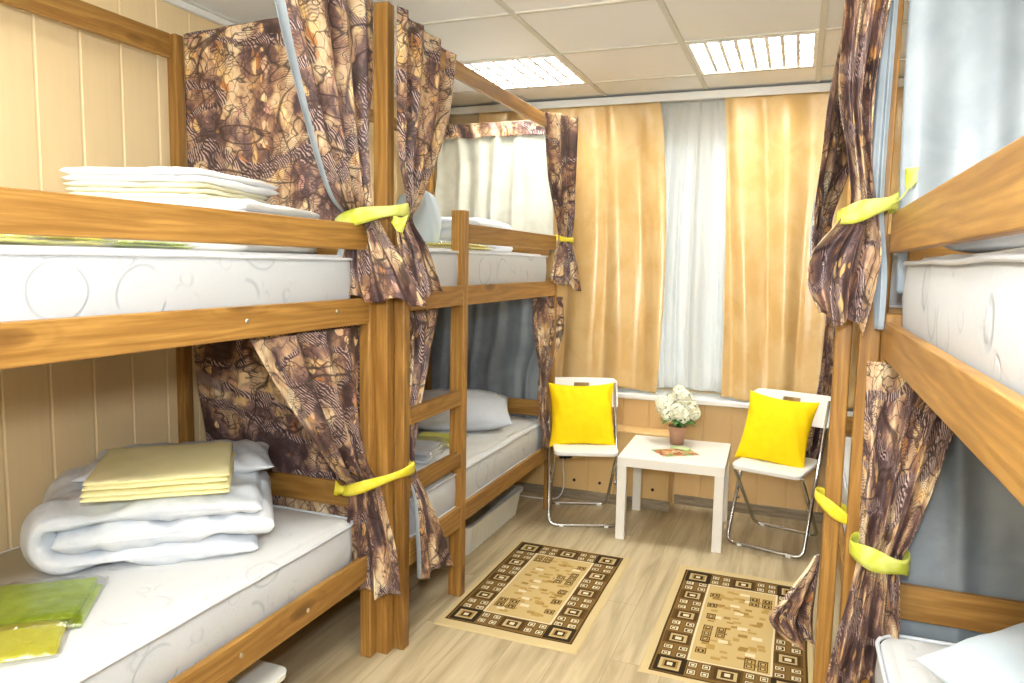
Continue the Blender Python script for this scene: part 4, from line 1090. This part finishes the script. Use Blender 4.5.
# ------------------------------------------------------------------ rugs
def rug_colors(nx, ny, seed):
    """pattern of a woven rug: cream edge, brown frame, square medallions, beige field with small squares"""
    rr = random.Random(seed)
    pal = dict(cream=rgb('#CDB98A'), frame=rgb('#4A3518'), band=rgb('#7C5F30'), band2=rgb('#5E4420'), blk=rgb('#2A1F12'), light=rgb('#BFA878'), field=rgb('#C6AC76'), ochre=rgb('#9C7C40'), pale=rgb('#DCD0AC'), mid=rgb('#B0904F'))
    W, H = 60.0, 99.0
    col = [[pal['cream']]*nx for _ in range(ny)]
    px_ = lambda i: (i+.5)/nx*W; py_ = lambda j: (j+.5)/ny*H
    def rect(x0, y0, x1, y1, c):
        for j in range(max(0, int(y0/H*ny)), min(ny, int(round(y1/H*ny)))):
            for i in range(max(0, int(x0/W*nx)), min(nx, int(round(x1/W*nx)))): col[j][i] = pal[c]
    L_, R_, B_, T_ = 2.5, 56.5, 5.5, 97.5
    rect(L_, B_, R_, T_, 'frame'); rect(L_+1, B_+1, R_-1, T_-1, 'band')
    def sq(cx, cy, w, h, seq):
        for k, c in enumerate(seq):
            s = 1-k/len(seq); rect(cx-w*s/2, cy-h*s/2, cx+w*s/2, cy+h*s/2, c)
    bw = 11.5
    fx0, fx1, fy0, fy1 = L_+1+bw, R_-1-bw, B_+1+bw, T_-1-bw
    # vertical borders
    rows = 4
    cxs = (L_+1+bw/2, R_-1-bw/2)
    cyb, cyt = B_+1+bw/2, T_-1-bw/2
    step = (cyt-cyb)/(rows)
    for cx in cxs:
        for k in range(rows+1):
            cy = cyb+step*k
            corner = k in (0, rows)
            if corner: sq(cx, cy, bw-.4, bw-.8, ['blk', 'blk', 'light', 'ochre', 'blk', 'pale'])
            else: sq(cx, cy, bw-1, bw-2.6, ['band2', 'frame', 'light', 'frame', 'pale'])
            if k < rows:
                for a in (-1, 1):
                    for b in (-1, 1):
                        sq(cx+a*2.9, cy+step/2+b*2.5, 3.9, 3.4, ['band2', 'pale', 'frame', 'pale'])
    cx0, cx1 = cxs
    for cy in (cyb, cyt):
        sq((cx0+cx1)/2, cy, bw-.5, bw-2.2, ['band2', 'frame', 'light', 'frame', 'pale'])
        for c in ((cx0*.75+cx1*.25), (cx0*.25+cx1*.75)):
            for a in (-1, 1):
                for b in (-1, 1): sq(c+a*2.4, cy+b*2.5, 3.5, 3.6, ['band2', 'pale', 'frame', 'pale'])
    rect(fx0-.5, fy0-.5, fx1+.5, fy1+.5, 'pale'); rect(fx0+.4, fy0+.4, fx1-.4, fy1-.4, 'field')
    for k in range(75):
        x = rr.uniform(fx0+2, fx1-5); y = rr.uniform(fy0+2, fy1-4); rect(x, y, x+rr.uniform(2, 3.6), y+rr.uniform(1.2, 2.2), rr.choice(['mid', 'mid', 'ochre', 'mid']))
    for k in range(9):
        x = rr.uniform(fx0+3, fx1-7); y = fy0+4+k*6.3; rect(x, y, x+3.6, y+2.2, 'pale')
    fw_, fh = fx1-fx0, fy1-fy0
    for (u, v) in ((.10, .90), (.26, .90), (.10, .95), (.26, .95), (.88, .88), (.86, .74), (.86, .67), (.68, .67), (.68, .60), (.86, .60), (.86, .45), (.12, .12), (.12, .19), (.30, .12), (.30, .19), (.88, .15), (.88, .30)):
        sq(fx0+u*fw_, fy0+v*fh, 3.7, 4.0, ['frame', 'mid', 'frame', 'light'])
    return col
def rug(label, x0, x1, y0, y1, flip, seed):
    nx, ny = 150, 240; col = rug_colors(nx, ny, seed)
    t = thing('rug', label, 'rug', ((x0+x1)/2, (y0+y1)/2, 0))
    bm = bmesh.new(); cl = bm.loops.layers.float_color.new('pattern'); g = []
    zt = lambda x, y: .0062+.0012*fn(x*7, y*7, seed)
    for j in range(ny+1):
        g.append([])
        for i in range(nx+1):
            x = x0+(x1-x0)*i/nx; y = y0+(y1-y0)*j/ny
            x += .003*fn(y*4, seed, 1); y += .003*fn(x*4, seed, 5)
            e = min(i, nx-i, j, ny-j); g[-1].append(bm.verts.new((x, y, zt(x, y) if e > 1 else .0045 if e == 1 else .0008)))
    for j in range(ny):
        for i in range(nx):
            f = bm.faces.new((g[j][i], g[j][i+1], g[j+1][i+1], g[j+1][i]))
            c = col[ny-1-j][nx-1-i] if flip else col[j][i]
            for lp in f.loops: lp[cl] = c
    link_bm('pile', bm, 'rug_pile', t, smooth=False)
    bm = bmesh.new(); box(bm, x0+.002, x1-.002, y0+.002, y1-.002, .0002, .0007); link_bm('backing', bm, 'rug_back', t, smooth=False)
    return t
t = NT('rug_pile'); t.set(Roughness=.95, Specular_IOR_Level=.1)
at = t.node('ShaderNodeVertexColor'); at.layer_name = 'pattern'; v = t.coord(); n = t.noise(v, 260, 2, .7)
t.color(t.mix(t.math('MULTIPLY', n, .13), at.outputs['Color'], '#6B5A3E')); t.bump(n, .5, .003); M['rug_pile'] = t.m
simple('rug_back', '#B79A62', .9)
rug('brown and beige patterned rug on the left, by the ladder', -1.305, -.703, 2.541, 3.522, False, 3)
rug('brown and beige patterned rug on the right, under the hanging curtain end', -.468, .132, 2.52, 3.55, True, 5)

# ------------------------------------------------------------------ storage boxes, cable
def bin_box(label, x0, x1, y0, y1, h, lid=False):
    t = thing('storage_box', label, 'storage box', ((x0+x1)/2, (y0+y1)/2, 0))
    bm = bmesh.new(); tp = .028; nr = 40; loops = []
    def loop(ins, z, rib):
        out = []; r = .04
        X0, X1, Y0, Y1 = x0+ins, x1-ins, y0+ins, y1-ins
        for cx, cy, a0 in ((X1-r, Y1-r, 0), (X0+r, Y1-r, 90), (X0+r, Y0+r, 180), (X1-r, Y0+r, 270)):
            for k in range(7):
                a = math.radians(a0+15*k); out.append(V((cx+r*math.cos(a), cy+r*math.sin(a), z)))
        dens = []
        for i, p in enumerate(out):
            q = out[(i+1) % len(out)]; m = 24 if (q-p).length > .1 else 1
            nd = (q-p).normalized(); nn = V((nd.y, -nd.x, 0))
            for k in range(m):
                w = p.lerp(q, k/m)
                if rib and m > 1 and k % 2: w = w-nn*.003
                dens.append(bm.verts.new(w))
        return dens
    rs = [loop(tp, 0, 1), loop(.008, h-.025, 1), loop(.006, h-.02, 0), loop(-.002, h-.02, 0), loop(-.004, h-.002, 0), loop(0, h, 0), loop(.016, h, 0)]
    if not lid: rs += [loop(.018, h-.006, 0), loop(tp+.006, .006, 0)]
    m = len(rs[0])
    for A, B in zip(rs, rs[1:]):
        for k in range(m): bm.faces.new((A[k], A[(k+1) % m], B[(k+1) % m], B[k]))
    bm.faces.new(rs[0][::-1]); bm.faces.new(rs[-1])
    link_bm('box_body', bm, 'bin_plastic', t, smooth=False)
    return t
bin_box('pale plastic storage box with a wide rim under the far left bunk', -1.88, -1.440, 3.19, 3.96, .158)
bin_box('white plastic box under the near left bunk, at the bottom edge', -1.90, -1.435, 1.12, 1.81, .17, lid=True)
pa = thing('power_adapter', 'small black adapter plugged in above the holes behind the left chair', 'adapter', (-1.305, 4.31, .27))
bm = bmesh.new(); box(bm, -1.335, -1.285, 4.285, 4.333, .255, .30, bev=.008); box(bm, -1.29, -1.255, 4.29, 4.333, .262, .292, bev=.006); link_bm('plug_body', bm, 'black_plastic', pa, smooth=False)
bm = bmesh.new()
pts = [(-1.305, 4.284, .262), (-1.30, 4.275, .20), (-1.292, 4.27, .12), (-1.30, 4.26, .05), (-1.335, 4.25, .012), (-1.40, 4.235, .006), (-1.50, 4.225, .006), (-1.65, 4.235, .006), (-1.85, 4.25, .006), (-2.1, 4.25, .006)]
sm = []
for i in range(len(pts)-1):
    P = [V(pts[max(i-1, 0)]), V(pts[i]), V(pts[i+1]), V(pts[min(i+2, len(pts)-1)])]
    for k in range(8): sm.append(cr(*P, k/8))
sm.append(V(pts[-1]))
tube(bm, sm, .0038, 8); cb = link_bm('cable', bm, 'white_plastic', None, origin=(-1.5, 4.23, 0)); tag(cb, 'white cable curling down to the floor behind the left chair', 'cable')

# ------------------------------------------------------------------ light, world, camera
W = bpy.data.worlds.new('World'); bpy.context.scene.world = W; W.use_nodes = True
W.node_tree.nodes['Background'].inputs[0].default_value = (.85, .93, 1.0, 1); W.node_tree.nodes['Background'].inputs[1].default_value = 2.6
fl = bpy.data.lights.new('camera_flash', 'AREA'); fl.shape = 'DISK'; fl.size = .16; fl.energy = 20; fl.color = (.93, .97, 1)
fo = bpy.data.objects.new('camera_flash', fl); C.objects.link(fo); fo.location = (0, -.03, 1.70); fo.rotation_euler = (math.radians(80), 0, math.radians(22))

fill_la = bpy.data.lights.new('added_fill', 'AREA'); fill_la.shape = 'DISK'; fill_la.size = 1.0; fill_la.energy = 36; fill_la.color = (.92, .97, 1)  # added fill lamp behind the camera, lightens ceiling and room; no real fixture
fill_ob = bpy.data.objects.new('added_fill', fill_la); C.objects.link(fill_ob); fill_ob.location = (-.45, -.9, 1.75); fill_ob.rotation_euler = (math.radians(138), 0, math.radians(8))

f_, yaw, pitch, roll, ch_ = 735.1521089390928, .3696711719054508, .10526560605906445, .018377121595975585, 1.4567666182636125
cam = bpy.data.cameras.new('Camera'); co = bpy.data.objects.new('Camera', cam); C.objects.link(co)
cam.sensor_fit = 'HORIZONTAL'; cam.sensor_width = 36; cam.lens = f_*36/1024; cam.clip_start = .02
cy, sy = math.cos(yaw), math.sin(yaw)
fw_ = V((-sy, cy, 0)); rt_ = V((cy, sy, 0)); up_ = V((0, 0, 1))
cp, sp = math.cos(pitch), math.sin(pitch)
fw_, up_ = fw_*cp-up_*sp, up_*cp+fw_*sp
cr_, sr_ = math.cos(roll), math.sin(roll)
rt_, up_ = rt_*cr_+up_*sr_, up_*cr_-rt_*sr_
m = Matrix(((rt_.x, up_.x, -fw_.x, 0), (rt_.y, up_.y, -fw_.y, 0), (rt_.z, up_.z, -fw_.z, ch_), (0, 0, 0, 1)))
co.matrix_world = m; bpy.context.scene.camera = co
for o in list(bpy.data.objects):
    if 'local' in o: del o['local']
sc = bpy.context.scene
sc.view_settings.view_transform = 'Standard'; sc.view_settings.look = 'None'; sc.view_settings.gamma = 1; sc.view_settings.use_curve_mapping = False
sc.view_settings.exposure = 0.66
